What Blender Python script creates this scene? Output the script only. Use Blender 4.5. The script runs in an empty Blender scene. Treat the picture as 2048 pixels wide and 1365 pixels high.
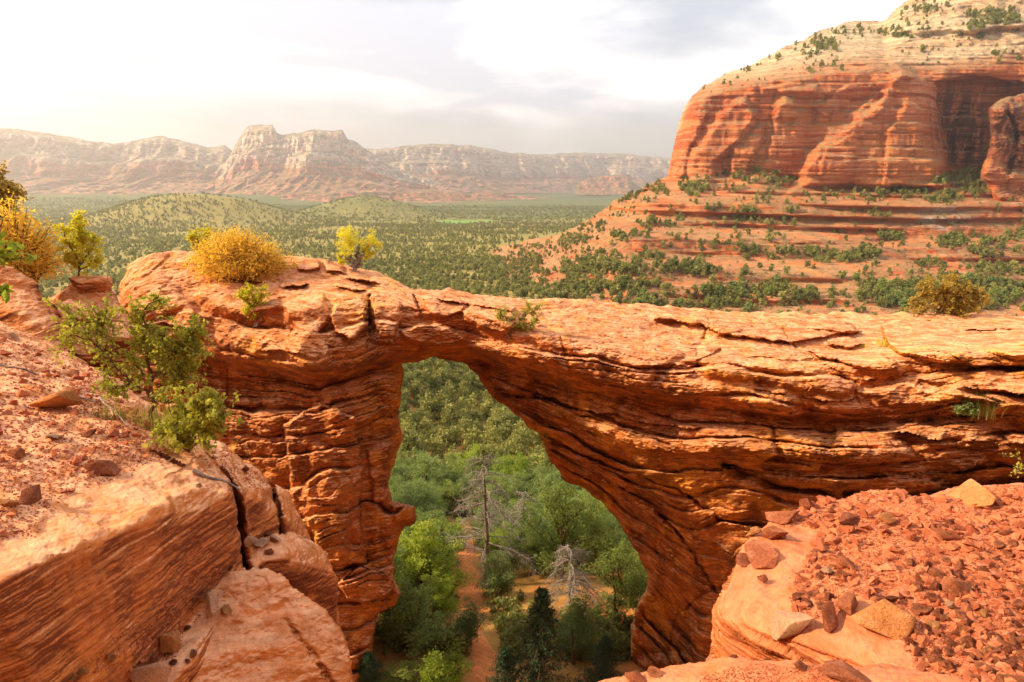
import bpy, bmesh, math, random
import numpy as np
from mathutils import Vector, Matrix, Euler
FAST = False
random.seed(7)
rng = np.random.default_rng(7)
R = math.radians
C = bpy.context.scene.collection
SC = bpy.context.scene

# ------------------------------------------------------------------ camera
cam_d = bpy.data.cameras.new('camera'); cam = bpy.data.objects.new('camera', cam_d); C.objects.link(cam)
cam_d.lens = 20.0; cam_d.sensor_width = 36.0; cam_d.clip_start = 0.05; cam_d.clip_end = 60000
PITCH = R(16.0)
cam.location = (0, 0, 0); cam.rotation_euler = (math.pi/2 - PITCH, 0, 0)
SC.camera = cam

# ------------------------------------------------------------------ sun and sky
SUN_AZ = R(-90)      # measured from +Y (view direction) towards +X : the sun stands far to the left, a little ahead
SUN_EL = R(33)
sun_dir = Vector((math.sin(SUN_AZ)*math.cos(SUN_EL), math.cos(SUN_AZ)*math.cos(SUN_EL), math.sin(SUN_EL)))
sd = bpy.data.lights.new('sun', 'SUN'); sun = bpy.data.objects.new('sun', sd); C.objects.link(sun)
sd.energy = 4.4; sd.angle = R(4.0); sd.color = (1.0, 0.78, 0.47)
sun.rotation_euler = (-sun_dir).to_track_quat('-Z', 'Y').to_euler()
SC.view_settings.view_transform = 'Standard'; SC.view_settings.look = 'None'
SC.view_settings.exposure = 1.10; SC.view_settings.gamma = 1.0

w = bpy.data.worlds.new("World"); SC.world = w; w.use_nodes = True
nt = w.node_tree; nt.nodes.clear()
def NN(nt, typ, **kw):
    n = nt.nodes.new(typ)
    for k, v in kw.items():
        if k.startswith('i_'):
            n.inputs[k[2:].replace('_', ' ')].default_value = v
        else: setattr(n, k, v)
    return n
out = NN(nt, 'ShaderNodeOutputWorld')
sky = NN(nt, 'ShaderNodeTexSky'); sky.sky_type = 'NISHITA'; sky.sun_disc = False
sky.sun_elevation = SUN_EL; sky.sun_rotation = SUN_AZ; sky.air_density = 1.0; sky.dust_density = 1.5
bg = NN(nt, 'ShaderNodeBackground'); bg.inputs[1].default_value = 0.075
nt.links.new(sky.outputs[0], bg.inputs[0])
tc = NN(nt, 'ShaderNodeTexCoord')
mp = NN(nt, 'ShaderNodeMapping'); mp.inputs['Scale'].default_value = (1.0, 1.0, 4.6)
mp.inputs['Location'].default_value = (0.35, 0.1, 0.0)
nt.links.new(tc.outputs['Generated'], mp.inputs[0])
n1 = NN(nt, 'ShaderNodeTexNoise'); n1.inputs['Scale'].default_value = 2.6; n1.inputs['Detail'].default_value = 8; n1.inputs['Roughness'].default_value = .55; n1.inputs['Distortion'].default_value = .35
nt.links.new(mp.outputs[0], n1.inputs['Vector'])
n2 = NN(nt, 'ShaderNodeTexNoise'); n2.inputs['Scale'].default_value = 1.6; n2.inputs['Detail'].default_value = 6; n2.inputs['Roughness'].default_value = .5
mp2 = NN(nt, 'ShaderNodeMapping'); mp2.inputs['Scale'].default_value = (1.0, 1.0, 3.0); mp2.inputs['Location'].default_value = (3.3, 1.0, 0.9)
nt.links.new(tc.outputs['Generated'], mp2.inputs[0]); nt.links.new(mp2.outputs[0], n2.inputs['Vector'])
# cloud colour: white to lilac grey
cr = NN(nt, 'ShaderNodeValToRGB'); e = cr.color_ramp.elements
e[0].position = .42; e[0].color = (.54, .58, .67, 1); e[1].position = .58; e[1].color = (.96, .96, .96, 1)
m_ = cr.color_ramp.elements.new(.50); m_.color = (.77, .775, .80, 1)
nt.links.new(n1.outputs[0], cr.inputs[0])
# towards the horizon the layer thins to a bright white band
sx = NN(nt, 'ShaderNodeSeparateXYZ'); nt.links.new(tc.outputs['Generated'], sx.inputs[0])
mr = NN(nt, 'ShaderNodeMapRange'); mr.inputs['From Min'].default_value = .0; mr.inputs['From Max'].default_value = .10
mr.interpolation_type = 'SMOOTHSTEP'
nt.links.new(sx.outputs['Z'], mr.inputs['Value'])
mixh = NN(nt, 'ShaderNodeMix'); mixh.data_type = 'RGBA'; mixh.inputs[6].default_value = (1.0, .985, .95, 1)
nt.links.new(mr.outputs[0], mixh.inputs[0]); nt.links.new(cr.outputs[0], mixh.inputs[7])
bgc = NN(nt, 'ShaderNodeBackground'); bgc.inputs[1].default_value = .80
nt.links.new(mixh.outputs[2], bgc.inputs[0])
cov = NN(nt, 'ShaderNodeValToRGB'); e = cov.color_ramp.elements
e[0].position = .40; e[0].color = (.30, .30, .30, 1); e[1].position = .50; e[1].color = (1, 1, 1, 1)
nt.links.new(n2.outputs[0], cov.inputs[0])
mxs = NN(nt, 'ShaderNodeMixShader')
nt.links.new(cov.outputs[0], mxs.inputs[0]); nt.links.new(bg.outputs[0], mxs.inputs[1]); nt.links.new(bgc.outputs[0], mxs.inputs[2])
nt.links.new(mxs.outputs[0], out.inputs[0])

# ------------------------------------------------------------------ pixel rays of the photograph (2048 x 1365)
FPX = 2048*20/36.0
cP, sP = math.cos(PITCH), math.sin(PITCH)
def world(px, py, Y):
    """point at forward distance Y seen at photo position (px, py)"""
    px = np.asarray(px, float); py = np.asarray(py, float); Y = np.asarray(Y, float)
    u = (px-1024)/FPX; v = -(py-682.5)/FPX
    dy = cP+v*sP; s = Y/dy
    return np.stack(np.broadcast_arrays(u*s, Y, (-sP+v*cP)*s), -1)
def at(px, py, Y): return Vector(world(px, py, Y).tolist())
def project(P):
    P = np.asarray(P); x, y, z = P[..., 0], P[..., 1], P[..., 2]
    d = y*cP-z*sP; v = (y*sP+z*cP)/d
    return 1024+FPX*x/d, 682.5-FPX*v

# ------------------------------------------------------------------ noise
TB = np.random.default_rng(3).random((64, 64, 64)).astype(np.float32)*2-1
def vn(x, y, z):
    xi = np.floor(x).astype(np.int64); yi = np.floor(y).astype(np.int64); zi = np.floor(z).astype(np.int64)
    fx = (x-xi); fy = (y-yi); fz = (z-zi)
    fx = fx*fx*(3-2*fx); fy = fy*fy*(3-2*fy); fz = fz*fz*(3-2*fz)
    x0 = xi & 63; x1 = (xi+1) & 63; y0 = yi & 63; y1 = (yi+1) & 63; z0 = zi & 63; z1 = (zi+1) & 63
    a = TB[x0, y0, z0]*(1-fx)+TB[x1, y0, z0]*fx; b = TB[x0, y1, z0]*(1-fx)+TB[x1, y1, z0]*fx
    c = TB[x0, y0, z1]*(1-fx)+TB[x1, y0, z1]*fx; d = TB[x0, y1, z1]*(1-fx)+TB[x1, y1, z1]*fx
    return (a*(1-fy)+b*fy)*(1-fz)+(c*(1-fy)+d*fy)*fz
def fbm(x, y, z, o=4, g=.5, ridge=False):
    s = 0; a = 1; t = 0
    for i in range(o):
        n = vn(x+i*17.3, y+i*5.7, z+i*9.1)
        if ridge: n = 1-2*np.abs(n)
        s = s+a*n; t += a; a *= g; x = x*2.03; y = y*2.03; z = z*2.03
    return s/t
def h1(i, k=0):
    i = np.asarray(i).astype(np.int64)
    return TB[(i*7+k*3) & 63, (i*13+k*11+5) & 63, (i*29+k) & 63]
def sstep(a, b, x):
    t = np.clip((x-a)/(b-a), 0, 1); return t*t*(3-2*t)
def beds(s, P, seed=0, px=None, blk=.45):
    """sandstone bedding profile: s in bed units. flat bed faces, sharp deep partings, beds of uneven reach that break off in blocks -> about -1..1"""
    i = np.floor(s); t = s-i
    notch = np.exp(-(t/.10)**2)+np.exp(-((1-t)/.05)**2)
    def reach(i):
        r = h1(i, seed)*.62
        if px is not None:
            q = vn(px*blk, i*3.71+seed, px*0+.5); q2 = vn(px*blk*2.7+9, i*5.3+seed, px*0+.5)
            r = r+.42*(sstep(-.05, .05, q)-.5)+.20*(sstep(-.04, .04, q2)-.5)
        return r
    k = sstep(.93, 1.0, t)
    return reach(i)*(1-k)+reach(i+1)*k-.75*notch+.18*(t-.5)
# ------------------------------------------------------------------ mesh helpers
def mesh_np(name, V, Fq, mats=None, parent=None, smooth=True, attrs=None, midx=None):
    V = np.ascontiguousarray(V, np.float32); Fq = np.ascontiguousarray(Fq, np.int32)
    k = Fq.shape[1]
    me = bpy.data.meshes.new(name)
    me.vertices.add(len(V)); me.vertices.foreach_set('co', V.ravel())
    me.loops.add(Fq.size); me.loops.foreach_set('vertex_index', Fq.ravel())
    me.polygons.add(len(Fq)); me.polygons.foreach_set('loop_start', np.arange(0, Fq.size, k, dtype=np.int32))
    try: me.polygons.foreach_set('loop_total', np.full(len(Fq), k, np.int32))
    except Exception: pass
    me.polygons.foreach_set('use_smooth', np.full(len(Fq), smooth, bool))
    if midx is not None: me.polygons.foreach_set('material_index', np.ascontiguousarray(midx, np.int32))
    if attrs:
        for an, av in attrs.items():
            a = me.attributes.new(an, 'FLOAT', 'POINT'); a.data.foreach_set('value', np.ascontiguousarray(av, np.float32))
    me.update(calc_edges=True); me.validate()
    for m in (mats or []): me.materials.append(m)
    o = bpy.data.objects.new(name, me); C.objects.link(o)
    if parent: o.parent = parent
    return o
def tag(o, label=None, cat=None, group=None, kind=None):
    if label: o['label'] = label
    if cat: o['category'] = cat
    if group: o['group'] = group
    if kind: o['kind'] = kind
    return o
def empty(name, loc=(0, 0, 0)):
    o = bpy.data.objects.new(name, None); C.objects.link(o); o.location = loc; o.empty_display_size = .3; return o
def grid_faces(nx, ny):
    i = np.arange(nx-1)[:, None]*ny+np.arange(ny-1)[None, :]
    return np.stack([i, i+ny, i+ny+1, i+1], -1).reshape(-1, 4)

def surface_nets(f, xs, ys, zs):
    """f<0 inside; returns vertices in grid coordinates (xs,ys,zs) and quads"""
    ins = f < 0
    nx, ny, nz = f.shape
    s = np.zeros((nx-1, ny-1, nz-1), np.uint8)
    for a in (0, 1):
        for b in (0, 1):
            for c in (0, 1):
                s += ins[a:nx-1+a, b:ny-1+b, c:nz-1+c]
    act = np.argwhere((s > 0) & (s < 8))
    idx = np.full(s.shape, -1, np.int32); idx[act[:, 0], act[:, 1], act[:, 2]] = np.arange(len(act))
    acc = np.zeros((len(act), 3)); cnt = np.zeros(len(act))
    cor = [(a, b, c) for a in (0, 1) for b in (0, 1) for c in (0, 1)]
    fv = {c: f[act[:, 0]+c[0], act[:, 1]+c[1], act[:, 2]+c[2]] for c in cor}
    for c0 in cor:
        for ax in range(3):
            if c0[ax] == 0:
                c1 = tuple(1 if k == ax else c0[k] for k in range(3))
                a, b = fv[c0], fv[c1]; m = (a < 0) != (b < 0)
                t = a/np.where(np.abs(a-b) < 1e-12, 1e-12, a-b)
                p = np.array(c0, float)[None, :]+0*act; p = p.astype(float); p[:, ax] += t
                acc += np.where(m[:, None], p, 0); cnt += m
    loc = act+acc/np.maximum(cnt, 1)[:, None]
    V = np.stack([np.interp(loc[:, 0], np.arange(nx), xs), np.interp(loc[:, 1], np.arange(ny), ys), np.interp(loc[:, 2], np.arange(nz), zs)], -1)
    Q = []
    for ax in range(3):
        sl0 = [slice(1, -1)]*3; sl1 = [slice(1, -1)]*3
        sl0[ax] = slice(0, -1); sl1[ax] = slice(1, None)
        a = ins[tuple(sl0)]; b = ins[tuple(sl1)]
        e_ = np.argwhere(a != b)
        if not len(e_): continue
        fl = a[e_[:, 0], e_[:, 1], e_[:, 2]]
        off = np.ones(3, int); off[ax] = 0
        base = e_+off
        o1, o2 = [k for k in range(3) if k != ax]
        d1 = np.zeros(3, int); d1[o1] = -1; d2 = np.zeros(3, int); d2[o2] = -1
        g = lambda q: idx[q[:, 0], q[:, 1], q[:, 2]]
        q = np.stack([g(base+d1+d2), g(base+d2), g(base), g(base+d1)], -1)
        if ax == 1: fl = ~fl
        q = np.where(fl[:, None], q, q[:, ::-1])
        Q.append(q)
    Q = np.concatenate(Q); Q = Q[(Q >= 0).all(1)]
    return V, Q
def subdiv(V, Q, levels=1):
    """Catmull-Clark through Blender, returns numpy"""
    me = bpy.data.meshes.new('tmp'); 
    o = mesh_np('tmp', V, Q)
    m = o.modifiers.new('s', 'SUBSURF'); m.levels = levels; m.subdivision_type = 'CATMULL_CLARK'
    dg = bpy.context.evaluated_depsgraph_get(); ev = o.evaluated_get(dg); e = ev.to_mesh()
    n = len(e.vertices); co = np.empty(n*3, np.float32); e.vertices.foreach_get('co', co)
    L = np.empty(len(e.loops), np.int32); e.loops.foreach_get('vertex_index', L)
    ev.to_mesh_clear(); md = o.data; bpy.data.objects.remove(o); bpy.data.meshes.remove(md); bpy.data.meshes.remove(me)
    return co.reshape(-1, 3).astype(float), L.reshape(-1, 4)
def vnormals(V, Q):
    a = V[Q[:, 2]]-V[Q[:, 0]]; b = V[Q[:, 3]]-V[Q[:, 1]]; n = np.cross(a, b)
    N = np.zeros_like(V)
    for k in range(4): 
        for c in range(3): N[:, c] += np.bincount(Q[:, k], n[:, c], len(V))
    return N/np.maximum(np.linalg.norm(N, axis=1), 1e-12)[:, None]

def poly_sdf(poly, X, Y):
    """signed distance (pixels), negative inside"""
    P = np.array(poly, float); d = np.full(X.shape, 1e9); inside = np.zeros(X.shape, bool)
    for (x0, y0), (x1, y1) in zip(P, np.roll(P, -1, 0)):
        ex, ey = x1-x0, y1-y0; wx, wy = X-x0, Y-y0
        t = np.clip((wx*ex+wy*ey)/(ex*ex+ey*ey+1e-9), 0, 1)
        d = np.minimum(d, (wx-t*ex)**2+(wy-t*ey)**2)
        c = ((y0 <= Y) != (y1 <= Y))
        xx = x0+(Y-y0)*ex/(ey if abs(ey) > 1e-9 else 1e-9)
        inside ^= c & (X < xx)
    d = np.sqrt(d); return np.where(inside, -d, d)
def line_dist(pts, X, Y):
    d = np.full(X.shape, 1e9)
    for (x0, y0), (x1, y1) in zip(pts[:-1], pts[1:]):
        ex, ey = x1-x0, y1-y0; t = np.clip(((X-x0)*ex+(Y-y0)*ey)/(ex*ex+ey*ey+1e-9), 0, 1)
        d = np.minimum(d, (X-x0-t*ex)**2+(Y-y0-t*ey)**2)
    return np.sqrt(d)
def curve(pts, x):
    p = np.array(pts, float); return np.interp(x, p[:, 0], p[:, 1])
def rails(rs, X, Y, col=2):
    """rs: list of rails [(x, y, value)...] from top to bottom; linear along each column"""
    xs = X[:, 0]; ys = Y[0]
    yk = np.array([np.interp(xs, [p[0] for p in r], [p[1] for p in r]) for r in rs])
    vk = np.array([np.interp(xs, [p[0] for p in r], [p[2] for p in r]) for r in rs])
    for k in range(1, len(rs)): yk[k] = np.maximum(yk[k], yk[k-1]+.5)
    o = np.empty(X.shape)
    for i in range(len(xs)): o[i] = np.interp(ys, yk[:, i], vk[:, i])
    return o
def blur(a, r):
    """separable box blur twice"""
    for _ in range(2):
        for ax in (0, 1):
            p = np.pad(a, [(r+1, r) if k == ax else (0, 0) for k in (0, 1)], mode='edge')
            c = np.cumsum(p, axis=ax)
            a = (np.take(c, range(2*r+1, c.shape[ax]), ax)-np.take(c, range(0, c.shape[ax]-2*r-1), ax))/(2*r+1)
    return a
def ledge(D, X, Y, pts, a, hu=14, hd=22, fade=30):
    """overhanging lip along a curve: rock above reaches out by a, rock below falls back by a"""
    yl = curve(pts, X); x0, x1 = pts[0][0], pts[-1][0]
    f = sstep(x0, x0+fade, X)*(1-sstep(x1-fade, x1, X)); d = Y-yl
    return D+f*a*np.where(d < 0, -np.exp(d/hu), np.exp(-d/hd))
def crack(D, X, Y, pts, wd, dp):
    d = line_dist(pts, X, Y); return D+dp*np.clip(1-d/wd, 0, 1)**1.2
def slab(D, X, Y, poly, a, soft=6):
    s = poly_sdf(poly, X, Y); return D-a*(1-sstep(-soft, 0, s))
def samp(M, xs, ys, x, y):
    """bilinear sample of map M on regular axes"""
    fx = np.clip((x-xs[0])/(xs[1]-xs[0]), 0, len(xs)-1.001); fy = np.clip((y-ys[0])/(ys[1]-ys[0]), 0, len(ys)-1.001)
    i = fx.astype(int); j = fy.astype(int); a = fx-i; b = fy-j
    return (M[i, j]*(1-a)+M[i+1, j]*a)*(1-b)+(M[i, j+1]*(1-a)+M[i+1, j+1]*a)*b

# ------------------------------------------------------------------ materials
def newmat(name):
    m = bpy.data.materials.new(name); m.use_nodes = True; t = m.node_tree; t.nodes.clear()
    o = t.nodes.new('ShaderNodeOutputMaterial'); return m, t, o
def mth(t, op, a, b=None, c=None, clamp=False):
    n = t.nodes.new('ShaderNodeMath'); n.operation = op; n.use_clamp = clamp
    for i, v in enumerate((a, b, c)):
        if v is None: continue
        if isinstance(v, (int, float)): n.inputs[i].default_value = v
        else: t.links.new(v, n.inputs[i])
    return n.outputs[0]
def mixc(t, f, a, b, mode='MIX'):
    n = t.nodes.new('ShaderNodeMix'); n.data_type = 'RGBA'; n.blend_type = mode
    for i, v in ((0, f), (6, a), (7, b)):
        if isinstance(v, (int, float)): n.inputs[i].default_value = v
        elif isinstance(v, tuple): n.inputs[i].default_value = (*v, 1)
        else: t.links.new(v, n.inputs[i])
    return n.outputs[2]
def noise(t, vec, scale, detail=5, rough=.55, dist=0):
    n = t.nodes.new('ShaderNodeTexNoise'); n.inputs['Scale'].default_value = scale; n.inputs['Detail'].default_value = detail
    n.inputs['Roughness'].default_value = rough; n.inputs['Distortion'].default_value = dist
    if vec is not None: t.links.new(vec, n.inputs['Vector'])
    return n.outputs[0]
def ramp(t, v, a, b, c=0., d=1., smooth=True):
    n = t.nodes.new('ShaderNodeMapRange'); n.interpolation_type = 'SMOOTHSTEP' if smooth else 'LINEAR'
    n.inputs['From Min'].default_value = a; n.inputs['From Max'].default_value = b
    n.inputs['To Min'].default_value = c; n.inputs['To Max'].default_value = d
    t.links.new(v, n.inputs['Value']); return n.outputs[0]
def comb(t, x, y, z):
    n = t.nodes.new('ShaderNodeCombineXYZ')
    for i, v in enumerate((x, y, z)):
        if isinstance(v, (int, float)): n.inputs[i].default_value = v
        else: t.links.new(v, n.inputs[i])
    return n.outputs[0]
def bump(t, h, strength, dist, normal=None):
    n = t.nodes.new('ShaderNodeBump'); n.inputs['Strength'].default_value = strength; n.inputs['Distance'].default_value = dist
    t.links.new(h, n.inputs['Height'])
    if normal is not None: t.links.new(normal, n.inputs['Normal'])
    return n.outputs[0]
def bsdf(t, o, col, rough=.9, normal=None, spec=.2):
    b = t.nodes.new('ShaderNodeBsdfPrincipled'); b.inputs['Roughness'].default_value = rough; b.inputs['Specular IOR Level'].default_value = spec
    if isinstance(col, tuple): b.inputs['Base Color'].default_value = (*col, 1)
    else: t.links.new(col, b.inputs['Base Color'])
    if normal is not None: t.links.new(normal, b.inputs['Normal'])
    t.links.new(b.outputs[0], o.inputs[0]); return b

def rock_mat(name, base=(.56, .18, .050), pale=(.84, .42, .23), dark=(.10, .038, .022), orange=(.82, .33, .045), k=1.0,
             strata=True, dust=.7, varnish_shade=.5, orng=.5, bstr=1.0, layer=9.0, warp=.35, lines=.5, under=0., vlo=.49, ulo=.15):
    """red sandstone. k = size factor of the pattern (1 = near rock, metres)"""
    m, t, o = newmat(name)
    tc = t.nodes.new('ShaderNodeTexCoord'); P = tc.outputs['Object']
    sp = t.nodes.new('ShaderNodeSeparateXYZ'); t.links.new(P, sp.inputs[0])
    if strata:
        at_ = t.nodes.new('ShaderNodeAttribute'); at_.attribute_name = 'strata'; S = at_.outputs['Fac']
    else: S = sp.outputs[2]
    w = noise(t, P, .5*k, 3)
    S2 = mth(t, 'ADD', S, mth(t, 'MULTIPLY', w, warp/k))
    L = comb(t, mth(t, 'MULTIPLY', sp.outputs[0], .45*k), mth(t, 'MULTIPLY', sp.outputs[1], .45*k), mth(t, 'MULTIPLY', S2, layer*k))
    l1 = noise(t, L, 1.0, 6, .62, .2)
    L2 = comb(t, mth(t, 'MULTIPLY', sp.outputs[0], 1.3*k), mth(t, 'MULTIPLY', sp.outputs[1], 1.3*k), mth(t, 'MULTIPLY', S2, layer*4.2*k))
    l2 = noise(t, L2, 1.0, 4, .6, .3)
    big = noise(t, P, .38*k, 5, .6, .4); med = noise(t, P, 2.2*k, 6, .6); fine = noise(t, P, 16*k, 8, .68)
    col = mixc(t, ramp(t, l1, .35, .65), tuple(c*.78 for c in base), tuple(min(1, c*1.18) for c in base))
    col = mixc(t, mth(t, 'MULTIPLY', ramp(t, big, .50, .62), orng), col, orange)
    geo = t.nodes.new('ShaderNodeNewGeometry'); gn = t.nodes.new('ShaderNodeSeparateXYZ'); t.links.new(geo.outputs['True Normal'], gn.inputs[0])
    up = ramp(t, gn.outputs[2], ulo, .88)
    dm = mth(t, 'MULTIPLY', mth(t, 'MULTIPLY', up, ramp(t, med, .25, .62)), dust)
    col = mixc(t, dm, col, pale)
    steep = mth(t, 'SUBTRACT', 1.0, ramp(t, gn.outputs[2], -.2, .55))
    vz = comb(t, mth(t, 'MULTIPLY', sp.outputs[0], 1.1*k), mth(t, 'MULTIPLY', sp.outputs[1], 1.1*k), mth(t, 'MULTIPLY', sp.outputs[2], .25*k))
    vmask = mth(t, 'MULTIPLY', mth(t, 'MULTIPLY', ramp(t, noise(t, vz, 1.0, 7, .65, .3), vlo, vlo+.15), varnish_shade), steep)  # dark stain on steep faces, on some rocks strengthened to paint in shade
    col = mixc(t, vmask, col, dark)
    if under:  # painted shade: downward faces darkened in the colour, broken up by noise
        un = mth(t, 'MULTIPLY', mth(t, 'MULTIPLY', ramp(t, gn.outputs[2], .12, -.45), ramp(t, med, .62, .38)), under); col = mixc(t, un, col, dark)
    # fine dark partings between the laminae, broken up along their length
    pt_ = mth(t, 'ABSOLUTE', mth(t, 'SUBTRACT', l1, .5)); seam = mth(t, 'MULTIPLY', ramp(t, pt_, .016, .0), mth(t, 'MULTIPLY', ramp(t, med, .42, .58), mth(t, 'MULTIPLY', steep, lines)))
    col = mixc(t, seam, col, tuple(c*.35 for c in dark))
    col = mixc(t, mth(t, 'MULTIPLY', ramp(t, fine, .42, .30), .45), col, tuple(c*.5 for c in base))
    thin = mth(t, 'MULTIPLY', ramp(t, l2, .54, .40), lines*.8)
    col = mixc(t, thin, col, tuple(c*.55 for c in base))
    lich = mth(t, 'MULTIPLY', mth(t, 'MULTIPLY', ramp(t, noise(t, P, 3.3*k, 7, .7), .60, .68), up), .5*dust)
    col = mixc(t, lich, col, tuple(min(.9, c*1.12+.05) for c in pale))
    h = mth(t, 'ADD', mth(t, 'MULTIPLY', l1, .7), mth(t, 'MULTIPLY', l2, .3))
    nb = bump(t, h, .75*bstr, .10/k); nb = bump(t, fine, .8*bstr, .035/k, nb); nb = bump(t, med, .5*bstr, .08/k, nb)
    bsdf(t, o, col, .92, nb, .15); return m
# ================================================================== natural rock arch
def frustum_solid(name, mat, poly, rail_list, feats, back, xr, yr, step, Yr, nY, srails, rnd=.35, kb=1.0, thick=(.62, .17), amp=(.50, .19), lump=.34, sub=1, top_line=None):
    """closed rock mass: front face given as forward distance over the two lateral angles, back face given, silhouette rounded.
       solved as an implicit solid, so every face is real geometry at its real distance"""
    px = np.arange(xr[0], xr[1]+1, step, float); py = np.arange(yr[0], yr[1]+1, step, float)
    X, Yp = np.meshgrid(px, py, indexing='ij')
    D = blur(rails(rail_list, X, Yp), max(1, int(10/step)))
    # fine map for detail
    hs = max(1.5, step/2.0); hx = np.arange(xr[0], xr[1]+1, hs); hy = np.arange(yr[0], yr[1]+1, hs)
    HX, HY = np.meshgrid(hx, hy, indexing='ij')
    HD = samp(D, px, py, HX, HY)
    WX = HX+9*vn(HX*.021, HY*.03, 0*HX+2.5)+4.5*vn(HX*.055, HY*.08, 0*HX+7.5)+2*vn(HX*.15, HY*.19, 0*HX+1.5)
    WY = HY+6*vn(HX*.021, HY*.03, 0*HX+12.5)+3.5*vn(HX*.055, HY*.08, 0*HX+17.5)+1.5*vn(HX*.15, HY*.19, 0*HX+11.5)
    mod = sstep(-.55, .35, fbm(HX*.022, HY*.03, 0*HX+30, 2))
    for ft in feats:
        k = ft[0]
        if k == 'ledge': HD = HD+(ledge(HD, WX, WY, *ft[1:])-HD)*1.6*mod
        elif k == 'crack': HD = HD+(crack(HD, WX, WY, *ft[1:])-HD)*(.25+.9*mod)
        elif k == 'slab': HD = slab(HD, WX, WY, *ft[1:])
    yk = [[(p[0], p[1], v) for p in r] for r, v in srails]
    S = blur(rails(yk, HX, HY), max(1, int(8/hs)))
    P = world(HX, HY, HD)
    x, y, z = P[..., 0]*kb, P[..., 1]*kb, P[..., 2]*kb
    Sw = S+fbm(x*.35, y*.35, z*.5, 3)*.55/kb+fbm(x*1.3+4, y*1.3, z*1.3, 2)*.10/kb
    b1 = beds(Sw/thick[0], P, 1, x+.6*y); b2 = beds(Sw/thick[1]+3, P, 5, x+.6*y, 1.1)
    brk = sstep(-.16, .16, fbm(x*.3+9, y*.3, z*.4, 3)); brk2 = sstep(-.10, .14, fbm(x*.55+2, y*.5, z*.6+7, 3))
    blk = fbm(x*.9, y*.9, S*1.1*kb, 4, .55)
    if top_line is not None:                     # walkway side: flat bedding planes, little relief
        tl = np.interp(HX, [p[0] for p in top_line], [p[1] for p in top_line]); tk = 1-(1-.28)*sstep(22, -12, HY-tl)
    else: tk = 1.0
    amp = (amp[0]*tk, amp[1]*tk); lump = lump*tk
    fac = vn(x*.5+S*.2, y*.3+3, S*.45*kb); fac = np.round(fac*3.2+.35*fbm(x*.8, y*.8, z*.8, 2))/3.2      # broad facets and broken faces
    HD = HD-amp[0]*b1*(.3+.7*brk)-amp[1]*b2*(.12+.88*brk2)-lump*blk-(1.5*lump)*blur(fac, 2)-.09/kb*fbm(x*3, y*3, S*6*kb, 4, .6)-.05/kb*fbm(x*9, y*9, S*16*kb, 3, .6)
    # joints : a few vertical cracks
    j = np.abs(vn(x*.42+31, y*.2, z*.12)); HD = HD+.16/kb*np.clip(1-j/.02, 0, 1)*sstep(0, .3, vn(x*.3, y*.3+5, z*.5))
    LD = samp(blur(HD, max(1, int(step/hs/2))), hx, hy, X, Yp)
    sd = poly_sdf(poly, X, Yp)
    sd = sd+5*fbm(X*.03, Yp*.03, 0*X, 4, .6)*1.6
    dm = sd*LD/FPX                              # metres to the silhouette
    ys = np.linspace(Yr[0], Yr[1], nY)
    f1 = LD[..., None]-ys; f2 = ys-back(X, Yp)[..., None]; f3 = np.broadcast_to(dm[..., None], f1.shape)
    def smax(a, b, k):
        h = np.clip(.5+.5*(a-b)/k, 0, 1); return b*(1-h)+a*h+k*h*(1-h)
    f = smax(smax(f1, f3, rnd), f2, rnd)
    f[0], f[-1] = 9, 9; f[:, 0], f[:, -1] = 9, 9; f[:, :, 0], f[:, :, -1] = 9, 9
    V, Q = surface_nets(f.astype(np.float32), px, py, ys)
    del f, f1, f2, f3
    V, Q = subdiv(V, Q, sub)
    # bring the detail of the fine map onto the front face
    lo = samp(LD, px, py, V[:, 0], V[:, 1]); hi = samp(HD, hx, hy, V[:, 0], V[:, 1]); inn = -samp(sd, px, py, V[:, 0], V[:, 1])
    wgt = sstep(0, 14, inn)*(1-sstep(.3/kb, 1.2/kb, V[:, 2]-lo))
    V[:, 2] += wgt*(hi-lo)
    Wd = world(V[:, 0], V[:, 1], V[:, 2])
    st = samp(S, hx, hy, V[:, 0], V[:, 1])
    N = vnormals(Wd, Q)
    q = Wd*kb
    d = .05*fbm(q[:, 0]*5, q[:, 1]*5, st*kb*14, 3, .6)+.10*(1-wgt)*fbm(q[:, 0]*1.5, q[:, 1]*1.5, q[:, 2]*2.5, 4)
    Wd = Wd+N*(d/kb)[:, None]
    o = mesh_np(name, Wd, Q, [mat], attrs={'strata': st})
    return o, (hx, hy, HD)

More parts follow.
